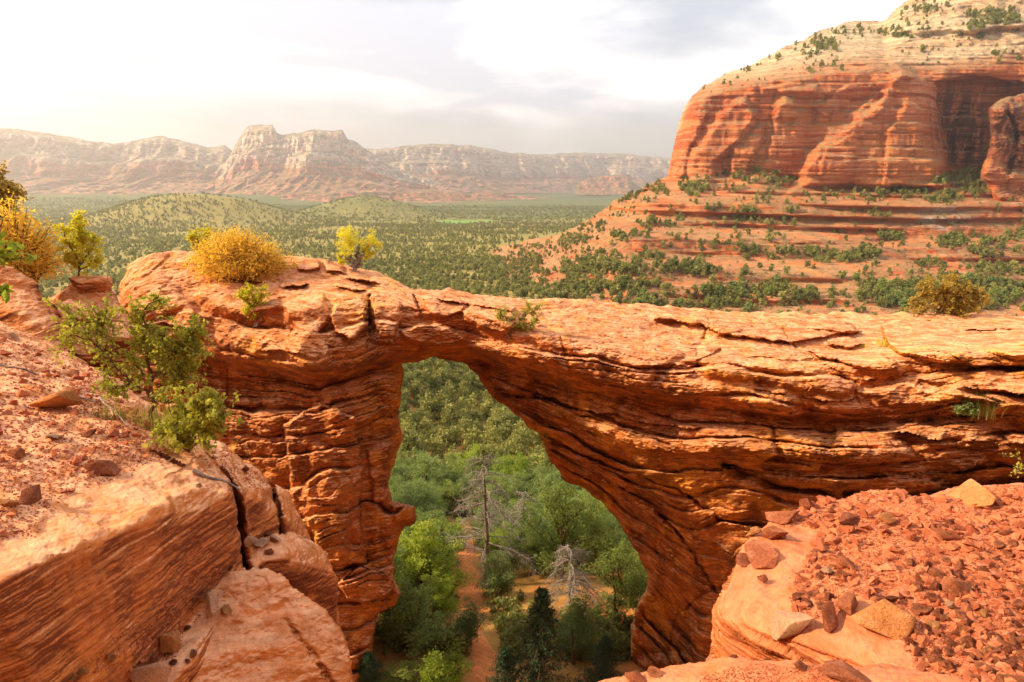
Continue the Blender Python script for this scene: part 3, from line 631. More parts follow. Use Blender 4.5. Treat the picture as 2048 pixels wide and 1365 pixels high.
def butte_mat():
    m, t, o = newmat('butte_sandstone')
    tc = t.nodes.new('ShaderNodeTexCoord'); P = tc.outputs['Object']
    sp = t.nodes.new('ShaderNodeSeparateXYZ'); t.links.new(P, sp.inputs[0])
    a1 = t.nodes.new('ShaderNodeAttribute'); a1.attribute_name = 'cap'; cap = a1.outputs['Fac']
    a2 = t.nodes.new('ShaderNodeAttribute'); a2.attribute_name = 'wall'; wall = a2.outputs['Fac']
    wz = mth(t, 'ADD', sp.outputs[2], mth(t, 'MULTIPLY', noise(t, P, .02, 3), 5.0))
    L = comb(t, mth(t, 'MULTIPLY', sp.outputs[0], .012), mth(t, 'MULTIPLY', sp.outputs[1], .012), mth(t, 'MULTIPLY', wz, .42))
    l1 = noise(t, L, 1, 8, .68); L2 = comb(t, mth(t, 'MULTIPLY', sp.outputs[0], .03), mth(t, 'MULTIPLY', sp.outputs[1], .03), mth(t, 'MULTIPLY', wz, 1.6)); l2 = noise(t, L2, 1, 6, .65)
    Vv = comb(t, mth(t, 'MULTIPLY', sp.outputs[0], .22), mth(t, 'MULTIPLY', sp.outputs[1], .22), mth(t, 'MULTIPLY', sp.outputs[2], .022)); vs = noise(t, Vv, 1, 7, .68)
    big = noise(t, P, .03, 5, .6); fine = noise(t, P, .8, 7, .7)
    red = mixc(t, ramp(t, l1, .42, .58), (.58, .135, .048), (.82, .29, .12))
    red = mixc(t, mth(t, 'MULTIPLY', ramp(t, big, .45, .62), .45), red, (.74, .30, .10))
    red = mixc(t, mth(t, 'MULTIPLY', ramp(t, l2, .57, .66), .75), red, (.88, .56, .40))          # pale seams
    red = mixc(t, mth(t, 'MULTIPLY', ramp(t, l2, .40, .30), .35), red, (.30, .075, .035))
    capc = mixc(t, ramp(t, l1, .35, .65), (.70, .42, .24), (.92, .76, .50))
    capc = mixc(t, mth(t, 'MULTIPLY', ramp(t, l2, .5, .62), .4), capc, (.50, .30, .20))
    rock = mixc(t, cap, red, capc)
    st = mth(t, 'MULTIPLY', ramp(t, vs, .52, .66), mth(t, 'MULTIPLY', wall, .55))
    rock = mixc(t, st, rock, (.17, .06, .04))
    # dark streaked patch in the alcove, mineral wash on the lower band
    def spot(cx, cy, cz, rx, ry, rz):
        a = mth(t, 'POWER', mth(t, 'DIVIDE', mth(t, 'SUBTRACT', sp.outputs[0], cx), rx), 2); b = mth(t, 'POWER', mth(t, 'DIVIDE', mth(t, 'SUBTRACT', sp.outputs[2], cz), rz), 2)
        return ramp(t, mth(t, 'ADD', a, b), 1.3, .4)
    A = world(1925, 255, 345); rock = mixc(t, mth(t, 'MULTIPLY', mth(t, 'MULTIPLY', spot(A[0], A[1], A[2], 22, 30, 26), ramp(t, vs, .40, .52)), .85), rock, (.13, .045, .035))
    A = world(1900, 437, 283); rock = mixc(t, mth(t, 'MULTIPLY', mth(t, 'MULTIPLY', spot(A[0], A[1], A[2], 13, 20, 6), ramp(t, vs, .44, .54)), .8), rock, (.78, .70, .66))
    # thin soil and dry grass on the benches
    geo = t.nodes.new('ShaderNodeNewGeometry'); gn = t.nodes.new('ShaderNodeSeparateXYZ'); t.links.new(geo.outputs['Normal'], gn.inputs[0])
    flat = mth(t, 'MULTIPLY', ramp(t, gn.outputs[2], .40, .75), ramp(t, noise(t, P, .09, 6, .7), .38, .52))
    soil = mixc(t, ramp(t, fine, .38, .58), (.55, .27, .17), (.34, .27, .12))
    soil = mixc(t, ramp(t, noise(t, P, .35, 5, .7), .56, .62), soil, (.12, .14, .05))
    col = mixc(t, mth(t, 'MULTIPLY', flat, mth(t, 'SUBTRACT', .75, mth(t, 'MULTIPLY', cap, .5))), rock, soil)
    h = mth(t, 'ADD', mth(t, 'MULTIPLY', l1, 1.0), mth(t, 'MULTIPLY', l2, .6))
    nb = bump(t, h, 1.0, 5.0); nb = bump(t, fine, .9, 1.4, nb); nb = bump(t, vs, .5, 2.5, nb)
    bsdf(t, o, col, .95, nb, .1); return m
M_butte = butte_mat()
bu = mesh_np('butte', V.reshape(-1, 3), Fb, [M_butte], attrs={'cap': capf.ravel(), 'wall': isw.ravel()}); tag(bu, kind='structure')

# nearer tower at the right edge of the frame
towp = [(1962, 352), (1972, 310), (1985, 262), (1982, 235), (1978, 218), (2000, 205), (2025, 195), (2048, 190), (2090, 150), (2150, 90), (2400, 60), (2600, 80), (2600, 420), (2000, 420)]
hx_ = np.arange(1940, 2620, 3.2); 
tw_, _ = frustum_solid('rock_tower', M_butte, towp,
  [[(1900, 40, 318), (2600, 40, 300)], [(1900, 200, 306), (2600, 120, 290)], [(1900, 420, 300), (2600, 420, 280)]],
  [('crack', [(2010, 200), (2030, 260), (2020, 350)], 7, 5.), ('slab', [(1970, 240), (2010, 230), (2020, 360), (1960, 360)], 3., 12)],
  lambda X, Y: 340+0*X, (1936, 2620), (40, 430), 4, (270, 345), 70, [([(1900, 40), (2600, 40)], 90.), ([(1900, 430), (2600, 430)], 0.)], rnd=6, kb=.06, thick=(.45, .12), amp=(1.4, .6), lump=5.)
tw_.data.attributes.new('wall', 'FLOAT', 'POINT').data.foreach_set('value', np.full(len(tw_.data.vertices), 1., np.float32))
tag(tw_, kind='structure'); tw_.name = 'tower_hill'

# ================================================================== far mesas
def mesa(name, sky, base, depth_top, depth_base, xr, nx, ny, seed, amp, mat, white, rimrock=True):
    xs = np.linspace(xr[0], xr[1], nx); v = np.linspace(0, 1, ny)
    XX, VV = np.meshgrid(xs, v, indexing='ij')
    ys = curve(sky, XX)+1.6*fbm(XX*.05, 0*XX+seed, 0*XX, 5, .6)*2; yb = curve(base, XX)
    YY = ys+(yb-ys)*VV
    dt = curve(depth_top, XX); db = curve(depth_base, XX)
    # cliff profile: steep cap, bench, steep red wall, talus apron
    prof = np.interp(VV, [0, .06, .30, .36, .62, .70, 1.0], [0, .05, .14, .26, .38, .55, 1.0])
    DD = dt+(db-dt)*prof
    P = world(XX, YY, DD); x, y, z = P[..., 0]/1000, P[..., 1]/1000, P[..., 2]/1000
    wob = .10*fbm(x*6, y*6, z*5, 3)
    rid = fbm(x*4.5+wob+seed, y*2, z*1.2, 5, .6, ridge=True); rid2 = fbm(x*16+seed, y*8, z*5, 4, .6, ridge=True)
    act = sstep(0, .10, VV)*(1-.55*sstep(.7, 1, VV))
    DD = DD-amp*act*(1.1*rid+.35*rid2)
    bed = beds(z*1000/38+2*fbm(x*2, y*2, z*2, 2), P, seed)
    b2 = beds(z*1000/13+2*fbm(x*2, y*2, z*2, 2), P, seed+2)
    DD = DD-amp*.12*bed*act-amp*.06*b2*act
    V = world(XX, YY, DD)
    o = mesh_np(name, V.reshape(-1, 3), grid_faces(nx, ny), [mat], attrs={'white': (curve(white, XX)-VV+.10*fbm(x*5, y*5, z*9, 3)).ravel(), 'h': VV.ravel()})
    tag(o, kind='structure'); return o
def mesa_mat():
    m, t, o = newmat('mesa_rock')
    tc = t.nodes.new('ShaderNodeTexCoord'); P = tc.outputs['Object']
    sp = t.nodes.new('ShaderNodeSeparateXYZ'); t.links.new(P, sp.inputs[0])
    a1 = t.nodes.new('ShaderNodeAttribute'); a1.attribute_name = 'white'; wh = a1.outputs['Fac']
    a2 = t.nodes.new('ShaderNodeAttribute'); a2.attribute_name = 'h'; hh = a2.outputs['Fac']
    L = comb(t, mth(t, 'MULTIPLY', sp.outputs[0], .0012), mth(t, 'MULTIPLY', sp.outputs[1], .0012), mth(t, 'MULTIPLY', sp.outputs[2], .045))
    l1 = noise(t, L, 1, 7, .65)
    n1 = noise(t, P, .006, 6, .65); n2 = noise(t, P, .035, 6, .7)
    red = mixc(t, ramp(t, l1, .35, .65), (.56, .16, .09), (.80, .34, .23))
    pal = mixc(t, ramp(t, l1, .35, .65), (.70, .42, .33), (.90, .66, .54))
    col = mixc(t, ramp(t, wh, -.04, .05), red, pal)
    geo = t.nodes.new('ShaderNodeNewGeometry'); gn = t.nodes.new('ShaderNodeSeparateXYZ'); t.links.new(geo.outputs['Normal'], gn.inputs[0])
    veg = mth(t, 'MULTIPLY', ramp(t, gn.outputs[2], .22, .55), ramp(t, n2, .36, .52))
    veg = mth(t, 'MAXIMUM', veg, mth(t, 'MULTIPLY', ramp(t, hh, .70, .9), ramp(t, n2, .40, .50)))
    veg = mth(t, 'MAXIMUM', veg, mth(t, 'MULTIPLY', ramp(t, n1, .52, .62), mth(t, 'MULTIPLY', ramp(t, n2, .44, .54), .8)))
    veg = mth(t, 'MAXIMUM', veg, mth(t, 'MULTIPLY', ramp(t, hh, .035, .0), .8))
    col = mixc(t, mth(t, 'MULTIPLY', veg, .85), col, mixc(t, n1, (.085, .095, .045), (.14, .145, .065)))
    nb = bump(t, l1, .6, 14); nb = bump(t, n2, .8, 12, nb)
    bsdf(t, o, col, .95, nb, .05); return m
M_mesa = mesa_mat()
skyA = [(-900, 300), (-400, 290), (-150, 262), (0, 256), (40, 258), (100, 268), (170, 281), (240, 288), (290, 277), (325, 272), (370, 284), (415, 296), (450, 291), (470, 305), (520, 318), (600, 330), (700, 345)]
skyB = [(430, 345), (455, 320), (470, 292), (488, 262), (497, 251), (545, 250), (553, 265), (566, 270), (600, 264), (630, 260), (685, 261), (695, 279), (715, 285), (740, 305), (780, 330), (830, 352), (880, 365)]
skyC = [(600, 310), (700, 300), (760, 298), (800, 294), (840, 289), (880, 287), (940, 291), (985, 299), (1020, 306), (1060, 308), (1100, 309), (1170, 306), (1240, 307), (1320, 316), (1400, 325), (1600, 335), (2400, 345)]
mesa('far_mesa', skyA, [(-900, 408), (0, 410), (400, 398), (700, 392)], [(-900, 3100), (0, 3300), (700, 3900)], [(-900, 2500), (0, 2600), (700, 3000)], (-900, 640), 520, 110, 3, 120, M_mesa, [(-900, .42), (300, .42), (700, .40)])
mesa('far_mesa', skyC, [(600, 395), (900, 388), (1100, 386), (1400, 384), (2400, 384)], [(600, 4300), (900, 4600), (1200, 6000), (2400, 6500)], [(600, 3500), (900, 3600), (1200, 5000), (2400, 5200)], (600, 2400), 640, 110, 11, 170, M_mesa, [(600, .50), (1000, .55), (1300, .62), (2400, .6)])
mesa('far_mesa', skyB, [(430, 392), (600, 398), (880, 392)], [(430, 3300), (600, 3100), (880, 3400)], [(430, 2700), (600, 2500), (880, 2750)], (430, 880), 340, 120, 7, 95, M_mesa, [(430, .40), (600, .50), (880, .35)])
mesa('red_knoll', [(1150, 372), (1175, 358), (1200, 352), (1230, 350), (1255, 354), (1275, 372), (1290, 384)], [(1150, 390), (1220, 391), (1290, 390)], [(1150, 3700), (1290, 3700)], [(1150, 3500), (1290, 3500)], (1152, 1288), 90, 40, 5, 40, M_mesa, [(1150, -.5), (1290, -.5)])
mesa('red_bench', [(560, 390), (640, 384), (760, 380), (800, 386), (870, 384), (920, 386), (1000, 386), (1040, 392), (1100, 395)], [(560, 416), (1100, 412)], [(560, 2400), (1100, 2900)], [(560, 2150), (1100, 2600)], (562, 1098), 200, 40, 15, 45, M_mesa, [(560, -.3), (1100, -.3)])
# ================================================================== near ledges and boulders (implicit union of convex blocks)
def planes_of(pts):
    bm = bmesh.new()
    for p in pts: bm.verts.new(p)
    bmesh.ops.convex_hull(bm, input=bm.verts); bm.normal_update()
    c = sum((v.co for v in bm.verts), Vector())/len(bm.verts)
    out = []
    for f in bm.faces:
        n = f.normal.copy(); d = n.dot(f.verts[0].co)
        if n.length < .5: continue
        if n.dot(c) > d: n = -n; d = -d
        if not any((n-m).length < .02 and abs(d-e) < .01 for m, e in out): out.append((n, d))
    bm.free(); return out
def block(top, drop, shift=(0, 0)):
    """top outline as (px, py, Y); body falls by drop metres, moved by shift"""
    T = [at(*p) for p in top]; return T+[Vector((p.x+shift[0], p.y+shift[1], p.z-drop)) for p in T]
def hull_rock(name, mat, blocks, xr, yr, step, Yr, nY, rnd=.05, uni=.05, low=.10, strat=(.10, .030), fine=.012, dip=(0, 0), sub=1, kn=1.0, joints=()):
    px = np.arange(xr[0], xr[1]+1, step, float); py = np.arange(yr[0], yr[1]+1, step, float); ys = np.geomspace(Yr[0], Yr[1], nY)
    u = ((px-1024)/FPX)[:, None, None]; v = (-(py-682.5)/FPX)[None, :, None]; Yg = ys[None, None, :]
    sc = Yg/(cP+v*sP); Xg = (u*sc).astype(np.float32); Zg = ((-sP+v*cP)*sc+0*u).astype(np.float32); Yg = (Yg+0*Xg).astype(np.float32)
    tot = None
    for b in blocks:
        f = None
        for n, d in planes_of(b):
            g = n.x*Xg+n.y*Yg+n.z*Zg-d
            if f is None: f = g
            else:
                h = np.clip(.5+.5*(f-g)/rnd, 0, 1); f = g*(1-h)+f*h+rnd*h*(1-h)
        if tot is None: tot = f
        else:
            h = np.clip(.5+.5*(f-tot)/uni, 0, 1); tot = f*(1-h)+tot*h-uni*h*(1-h)
    m = np.abs(tot) < .6
    xa, ya, za = Xg[m]*kn, Yg[m]*kn, Zg[m]*kn
    tot[m] -= low*(fbm(xa*1.1, ya*1.1, za*1.6, 3)+.35*fbm(xa*3.5, ya*3.5, za*5, 2)).astype(np.float32)
    for (p, q, wd, dp) in joints:                 # open joints: vertical slits through p and q
        a = at(*p); b = at(*q); n = Vector((b.y-a.y, a.x-b.x, 0)).normalized(); c = (a+b)/2; L = (b-a).length/2+.15
        wob = .05*fbm(Xg[m]*2, Yg[m]*2, Zg[m]*3, 3); dd = np.abs(n.x*(Xg[m]-c.x)+n.y*(Yg[m]-c.y)+wob); near = np.hypot(Xg[m]-c.x, Yg[m]-c.y)
        sl = np.minimum(wd-dd, L-near); tot[m] = np.maximum(tot[m], np.minimum(sl, tot[m]+dp))
    tot[0] = tot[-1] = 9; tot[:, 0] = tot[:, -1] = 9; tot[..., 0] = tot[..., -1] = 9
    V, Q = surface_nets(tot, px, py, ys); V, Q = subdiv(V, Q, sub)
    W = world(V[:, 0], V[:, 1], V[:, 2]); N = vnormals(W, Q)
    x, y, z = W[:, 0]*kn, W[:, 1]*kn, W[:, 2]*kn
    S = z+dip[0]*x+dip[1]*y+.035*fbm(x*.8, y*.8, z*.8, 3)
    steep = 1-sstep(.35, .8, N[:, 2])
    bd = beds(S/strat[0], W, 3, x+.5*y, 1.2); bd2 = beds(S/(strat[0]*.37)+2, W, 6, x+.5*y, 3)
    brk = sstep(-.4, .3, fbm(x*1.2+5, y*1.2, S*2, 3))
    d = steep*(strat[1]*bd*brk+strat[1]*.4*bd2)+fine*fbm(x*9, y*9, z*12, 4, .6)*1.6+.035*fbm(x*2.5, y*2.5, z*4, 4, .6)+.010*steep*fbm(x*6, y*6, S*40, 3, .6)
    # shallow flaked steps on the top surface
    fl = fbm(x*.9+7, y*.9, z*.9, 4); d = d+(1-steep)*.020*sstep(-.06, .04, fl)+(1-steep)*.010*sstep(.14, .17, fl)+(1-steep)*.02*fbm(x*5, y*5, z*5, 4, .6)
    W = W+N*(d/kn)[:, None]
    return mesh_np(name, W, Q, [mat], attrs={'strata': S/kn})

M_near = rock_mat('ledge_sandstone', base=(.58, .185, .052), pale=(.88, .45, .25), dark=(.15, .05, .03), k=2.2, varnish_shade=.85, orng=.15, dust=.95, bstr=1.15, layer=6, warp=.10, lines=.3, vlo=.355, ulo=.62)  # dark cover of the side face raised to paint in its occlusion shade
A = block([(-500, 1430, 1.9), (0, 1170, 2.4), (60, 1124, 2.6), (230, 1060, 3.2), (300, 1014, 3.5), (410, 967, 4.0), (478, 985, 4.2), (490, 1000, 4.25),
           (440, 900, 5.8), (330, 862, 6.3), (230, 757, 7.2), (120, 700, 8), (0, 642, 8.5), (-500, 470, 9.0)], 3.0, (-.12, .20))
A2 = block([(-500, 600, 7.5), (0, 655, 8.1), (100, 720, 7.4), (60, 800, 5.8), (-100, 900, 4.6), (-500, 900, 4.4)], 2.0)
B = block([(330, 868, 6.2), (440, 882, 6.05), (520, 932, 5.9), (588, 988, 5.6), (612, 1046, 5.35), (625, 1085, 5.25), (560, 1075, 4.9), (500, 1040, 4.6), (470, 985, 4.4), (420, 960, 4.5)], 2.6, (-.1, .25))
Cc = block([(470, 1075, 4.6), (560, 1056, 5.0), (618, 1082, 5.1), (652, 1104, 4.95), (668, 1150, 4.75), (610, 1140, 4.5), (560, 1122, 4.35), (480, 1130, 4.2)], 2.4, (-.08, .2))
D = block([(500, 1118, 4.05), (560, 1140, 4.0), (640, 1190, 3.85), (688, 1245, 3.7), (710, 1320, 3.5), (722, 1420, 3.25), (730, 1650, 2.75), (0, 1750, 2.3), (170, 1400, 2.95), (300, 1255, 3.45), (420, 1150, 3.95)], 2.6, (-.05, .12))
D2 = block([(-300, 1600, 2.3), (60, 1400, 2.9), (330, 1215, 3.65), (440, 1135, 4.05), (500, 1090, 4.4), (520, 1130, 4.25), (400, 1300, 3.3), (150, 1600, 2.4)], 1.6)
left_ledge = hull_rock('sandstone_ledge', M_near, [A, A2, B, Cc, D2], (-440, 700), (460, 1720), 4.5, (1.7, 9.8), 120, dip=(.12, .05), low=.07, strat=(.16, .008), rnd=.02, uni=.02, joints=[((478, 985, 4.15), (425, 915, 5.2), .030, .30), ((560, 1075, 4.9), (545, 980, 5.6), .024, .15)])
tag(left_ledge, 'broad pale-topped sandstone ledge with dark layered side, filling the left foreground', 'rock ledge')
rd_ = hull_rock('boulder', M_near, [D], (-60, 770), (1080, 1740), 4.5, (2.1, 5.2), 90, dip=(.12, .05), rnd=.09, low=.09, strat=(.2, .012), joints=[((600, 1280, 3.6), (655, 1352, 3.4), .010, .06)])
tag(rd_, 'large rounded pale orange boulder below the dark layered side of the left ledge', 'boulder')
# rocks at the far end of the left ledge
E = [at(*p) for p in [(-420, 470, 11.2), (0, 522, 10.2), (45, 545, 10.2), (78, 590, 9.9), (100, 640, 9.5), (122, 708, 9.0), (60, 730, 8.7), (-420, 720, 8.8)]]; E += [p+Vector((-.5, 2.5, -2.5)) for p in E]
e1 = hull_rock('boulder', M_near, [E], (-440, 150), (440, 860), 4, (8, 14), 70, rnd=.12, low=.15, strat=(.3, .05), dip=(-.5, 0)); tag(e1, 'tall smooth tilted rock slab at the left edge behind the ledge', 'boulder')
Fk = [at(*p) for p in [(128, 580, 11.8), (180, 545, 12.3), (218, 548, 12.2), (240, 610, 11.6), (268, 680, 10.8), (262, 700, 10.7), (205, 700, 10.5), (130, 650, 11.0)]]; Fk += [p+Vector((-.2, .6, -2.8)) for p in Fk]+[p+Vector((-1.4, .6, -.6)) for p in Fk[:4]]
e2 = hull_rock('boulder', M_near, [Fk], (20, 300), (500, 960), 4, (9.5, 14.5), 64, rnd=.10, low=.14, strat=(.28, .07), dip=(.5, 0)); tag(e2, 'pale cracked rock block sloping down towards the chasm under the bright yellow-green tree', 'boulder')
for i, (pts, lab) in enumerate([
    ([(100, 605, 10.7), (140, 590, 10.9), (186, 625, 10.4), (178, 640, 10.3), (125, 642, 10.2)], 'flat pale slab resting on top of the tilted rocks beside the tall slab'),
    ([(205, 655, 10.5), (236, 640, 10.7), (270, 672, 10.4), (262, 682, 10.3), (215, 676, 10.2)], 'thin pale slab jutting towards the chasm at the foot of the cracked block'),
    ([(118, 655, 10.2), (170, 645, 10.4), (205, 700, 9.9), (160, 712, 9.7), (130, 700, 9.8)], 'broken flat slab leaning in the notch below the resting slab'),
    ([(128, 552, 11.8), (170, 545, 12.0), (215, 552, 12.0), (210, 562, 11.8), (150, 568, 11.6)], 'small flat rock under the bright yellow-green tree')]):
    g = [at(*p) for p in pts]; g += [p+Vector((0, .12, -.28)) for p in g]
    o = hull_rock('rock_slab', M_near, [g], (60, 320), (510, 760), 3, (9, 13), 70, rnd=.06, low=.05, strat=(.12, .03)); tag(o, lab, 'rock slab')

M_mound = rock_mat('mound_sandstone', base=(.56, .155, .058), pale=(.76, .35, .20), dark=(.16, .045, .03), k=2.2, varnish_shade=.35, orng=.1, dust=.42, bstr=1.1, layer=5, warp=.12, lines=.3, ulo=.40)
M1 = block([(1406, 1196, 4.25), (1425, 1150, 4.5), (1450, 1110, 4.8), (1500, 1068, 5.1), (1545, 1042, 5.3), (1600, 1010, 5.8), (1700, 996, 6.3), (1880, 990, 6.8), (2048, 970, 7.1), (2500, 935, 7.5), (2500, 1560, 2.1), (2048, 1440, 2.35),
            (1800, 1330, 3.0), (1690, 1318, 3.15), (1560, 1285, 3.42), (1440, 1240, 3.85), (1410, 1215, 4.1)], 1.6, (.25, .35))
M1b = block([(1560, 1060, 5.2), (1700, 1100, 4.9), (2048, 1050, 5.6), (2048, 1300, 3.0), (1750, 1290, 3.25), (1600, 1200, 3.9)], 1.0)
M1b = [p+Vector((0, 0, .05)) for p in M1b]
mound = hull_rock('rock_mound', M_mound, [M1, M1b], (1330, 2460), (880, 1640), 4.5, (2.0, 8.5), 120, rnd=.09, low=.10, dip=(-.1, .1), strat=(.12, .05)); tag(mound, 'broad reddish rock mound strewn with gravel, right foreground below the arch', 'rock mound')
M2 = block([(1165, 1372, 2.92), (1190, 1352, 3.0), (1250, 1325, 3.05), (1330, 1308, 3.1), (1400, 1302, 3.12), (1520, 1318, 3.02), (1640, 1335, 2.85), (1900, 1345, 2.55), (2200, 1420, 2.1), (2200, 1660, 1.75), (1050, 1660, 2.0)], 1.6, (.1, .1))
m2 = hull_rock('rock_shelf', M_mound, [M2], (1030, 2240), (1280, 1690), 4.5, (1.6, 3.8), 90, rnd=.06, low=.07, dip=(-.1, .1), strat=(.12, .03)); tag(m2, 'low reddish rock shelf with pebbles along the bottom edge under the mound', 'rock shelf')
# ================================================================== vegetation
from mathutils.bvhtree import BVHTree
DG = bpy.context.evaluated_depsgraph_get()
BV_ = {}
def bvh(o):
    if o.name not in BV_: BV_[o.name] = BVHTree.FromObject(o, DG)
    return BV_[o.name]
def pick(px, py, *objs):
    """nearest rock surface seen at a photo position"""
    d = at(px, py, 10.0).normalized(); best = None
    for o in objs:
        h = bvh(o).ray_cast(Vector((0, 0, 0)), d)
        if h[0] is not None and (best is None or h[3] < best[2]): best = (h[0], h[1], h[3])
    return best
def drop(x, y, z0, *objs):
    best = None
    for o in objs:
        h = bvh(o).ray_cast(Vector((x, y, z0)), Vector((0, 0, -1)))
        if h[0] is not None and (best is None or h[0].z > best[0].z): best = (h[0], h[1])
    return best

def leaf_mat(name, a, b, trans=.35, rnd=.5):
    m, t, o = newmat(name)
    tc = t.nodes.new('ShaderNodeTexCoord'); oi = t.nodes.new('ShaderNodeObjectInfo')
    at_ = t.nodes.new('ShaderNodeAttribute'); at_.attribute_name = 'tint'
    f = mth(t, 'ADD', mth(t, 'MULTIPLY', noise(t, tc.outputs['Object'], 1.7, 4, .7), .9), mth(t, 'MULTIPLY', oi.outputs['Random'], rnd))
    f = mth(t, 'ADD', mth(t, 'ADD', f, at_.outputs['Fac']), -.2-.5*rnd, clamp=True)
    col = mixc(t, f, a, b)
    p = t.nodes.new('ShaderNodeBsdfPrincipled'); p.inputs['Roughness'].default_value = .6; p.inputs['Specular IOR Level'].default_value = .25
    t.links.new(col, p.inputs['Base Color'])
    tr = t.nodes.new('ShaderNodeBsdfTranslucent'); t.links.new(mixc(t, .35, col, (.9, .9, .1), 'OVERLAY'), tr.inputs[0])
    mx = t.nodes.new('ShaderNodeMixShader'); mx.inputs[0].default_value = trans
    t.links.new(p.outputs[0], mx.inputs[1]); t.links.new(tr.outputs[0], mx.inputs[2]); t.links.new(mx.outputs[0], o.inputs[0]); return m
def bark_mat(name, a, b):
    m, t, o = newmat(name); tc = t.nodes.new('ShaderNodeTexCoord')
    n = noise(t, tc.outputs['Object'], 14, 6, .7); col = mixc(t, ramp(t, n, .35, .65), a, b)
    bsdf(t, o, col, .9, bump(t, n, .6, .02), .1); return m
M_pin = leaf_mat('pinyon_needles', (.12, .17, .05), (.34, .41, .13))
M_oak = leaf_mat('oak_leaves', (.14, .19, .04), (.37, .43, .11))
M_bright = leaf_mat('bright_leaves', (.20, .27, .03), (.42, .48, .06), .45)
M_fir = leaf_mat('fir_needles', (.022, .050, .022), (.060, .105, .040), .2)
M_gold = leaf_mat('sunlit_yellow_leaves', (.50, .46, .04), (.82, .72, .08), .55)
M_brush = leaf_mat('dry_brush', (.70, .40, .06), (.95, .60, .11), .55)
M_rust = leaf_mat('yellow_brown_leaves', (.28, .20, .04), (.50, .36, .07), .4)
M_olive = leaf_mat('scrub_leaves', (.30, .31, .05), (.64, .58, .13), .5)
M_grass = leaf_mat('dry_grass', (.24, .22, .05), (.50, .42, .14), .4)
M_bark = bark_mat('bark', (.085, .045, .028), (.20, .12, .075))
M_dead = bark_mat('dead_wood', (.17, .13, .11), (.38, .33, .29))
M_deadd = bark_mat('dark_dead_wood', (.11, .065, .05), (.30, .23, .20))
M_forest = leaf_mat('woodland_leaves', (.16, .17, .045), (.41, .385, .12), .32, 0)

def leaves(c, r, n, size, rg, aspect=.55, up=.0, squash=1.0):
    """n leaf quads round the centres c (k,3) with spread r"""
    c = np.atleast_2d(c); i = rg.integers(0, len(c), n); r = np.broadcast_to(np.asarray(r, float), (len(c),))[i]
    d = rg.normal(size=(n, 3)); d /= np.linalg.norm(d, axis=1)[:, None]; d[:, 2] *= squash
    p = c[i]+d*(r*rg.random(n)**.45)[:, None]
    a = rg.normal(size=(n, 3)); a[:, 2] += up; a /= np.linalg.norm(a, axis=1)[:, None]
    b = np.cross(a, rg.normal(size=(n, 3))); b /= np.linalg.norm(b, axis=1)[:, None]
    s = (size*(.6+.8*rg.random(n)))[:, None]; b = b*aspect
    V = np.stack([p-a*s*.5, p+b*s*.5, p+a*s*.5, p-b*s*.5], 1).reshape(-1, 3)
    F = np.arange(n*4).reshape(-1, 4); return V, F
def tube(pts, rad, sides=5):
    P = np.array(pts, float); n = len(P); rad = np.broadcast_to(np.asarray(rad, float), (n,))
    T = np.gradient(P, axis=0); T /= np.maximum(np.linalg.norm(T, axis=1), 1e-9)[:, None]
    A = np.cross(T, [.31, .17, .93]); A /= np.maximum(np.linalg.norm(A, axis=1), 1e-9)[:, None]; B = np.cross(T, A)
    th = np.arange(sides)*2*np.pi/sides
    V = (P[:, None]+rad[:, None, None]*(np.cos(th)[None, :, None]*A[:, None]+np.sin(th)[None, :, None]*B[:, None])).reshape(-1, 3)
    i = np.arange(n-1)[:, None]*sides; j = np.arange(sides)[None]; k = (j+1) % sides
    F = np.stack([i+j, i+k, i+sides+k, i+sides+j], -1).reshape(-1, 4); return V, F
def cat(L):
    V = []; F = []; o = 0
    for v, f in L: V.append(v); F.append(f+o); o += len(v)
    return np.concatenate(V), np.concatenate(F)
def wiggle(a, b, n, amp, rg):
    t = np.linspace(0, 1, n)[:, None]; p = np.array(a)*(1-t)+np.array(b)*t
    w = np.cumsum(rg.normal(size=(n, 3)), 0)*amp; w -= w[0]*(1-t)+w[-1]*t*0; w *= np.minimum(1, t*3); return p+w

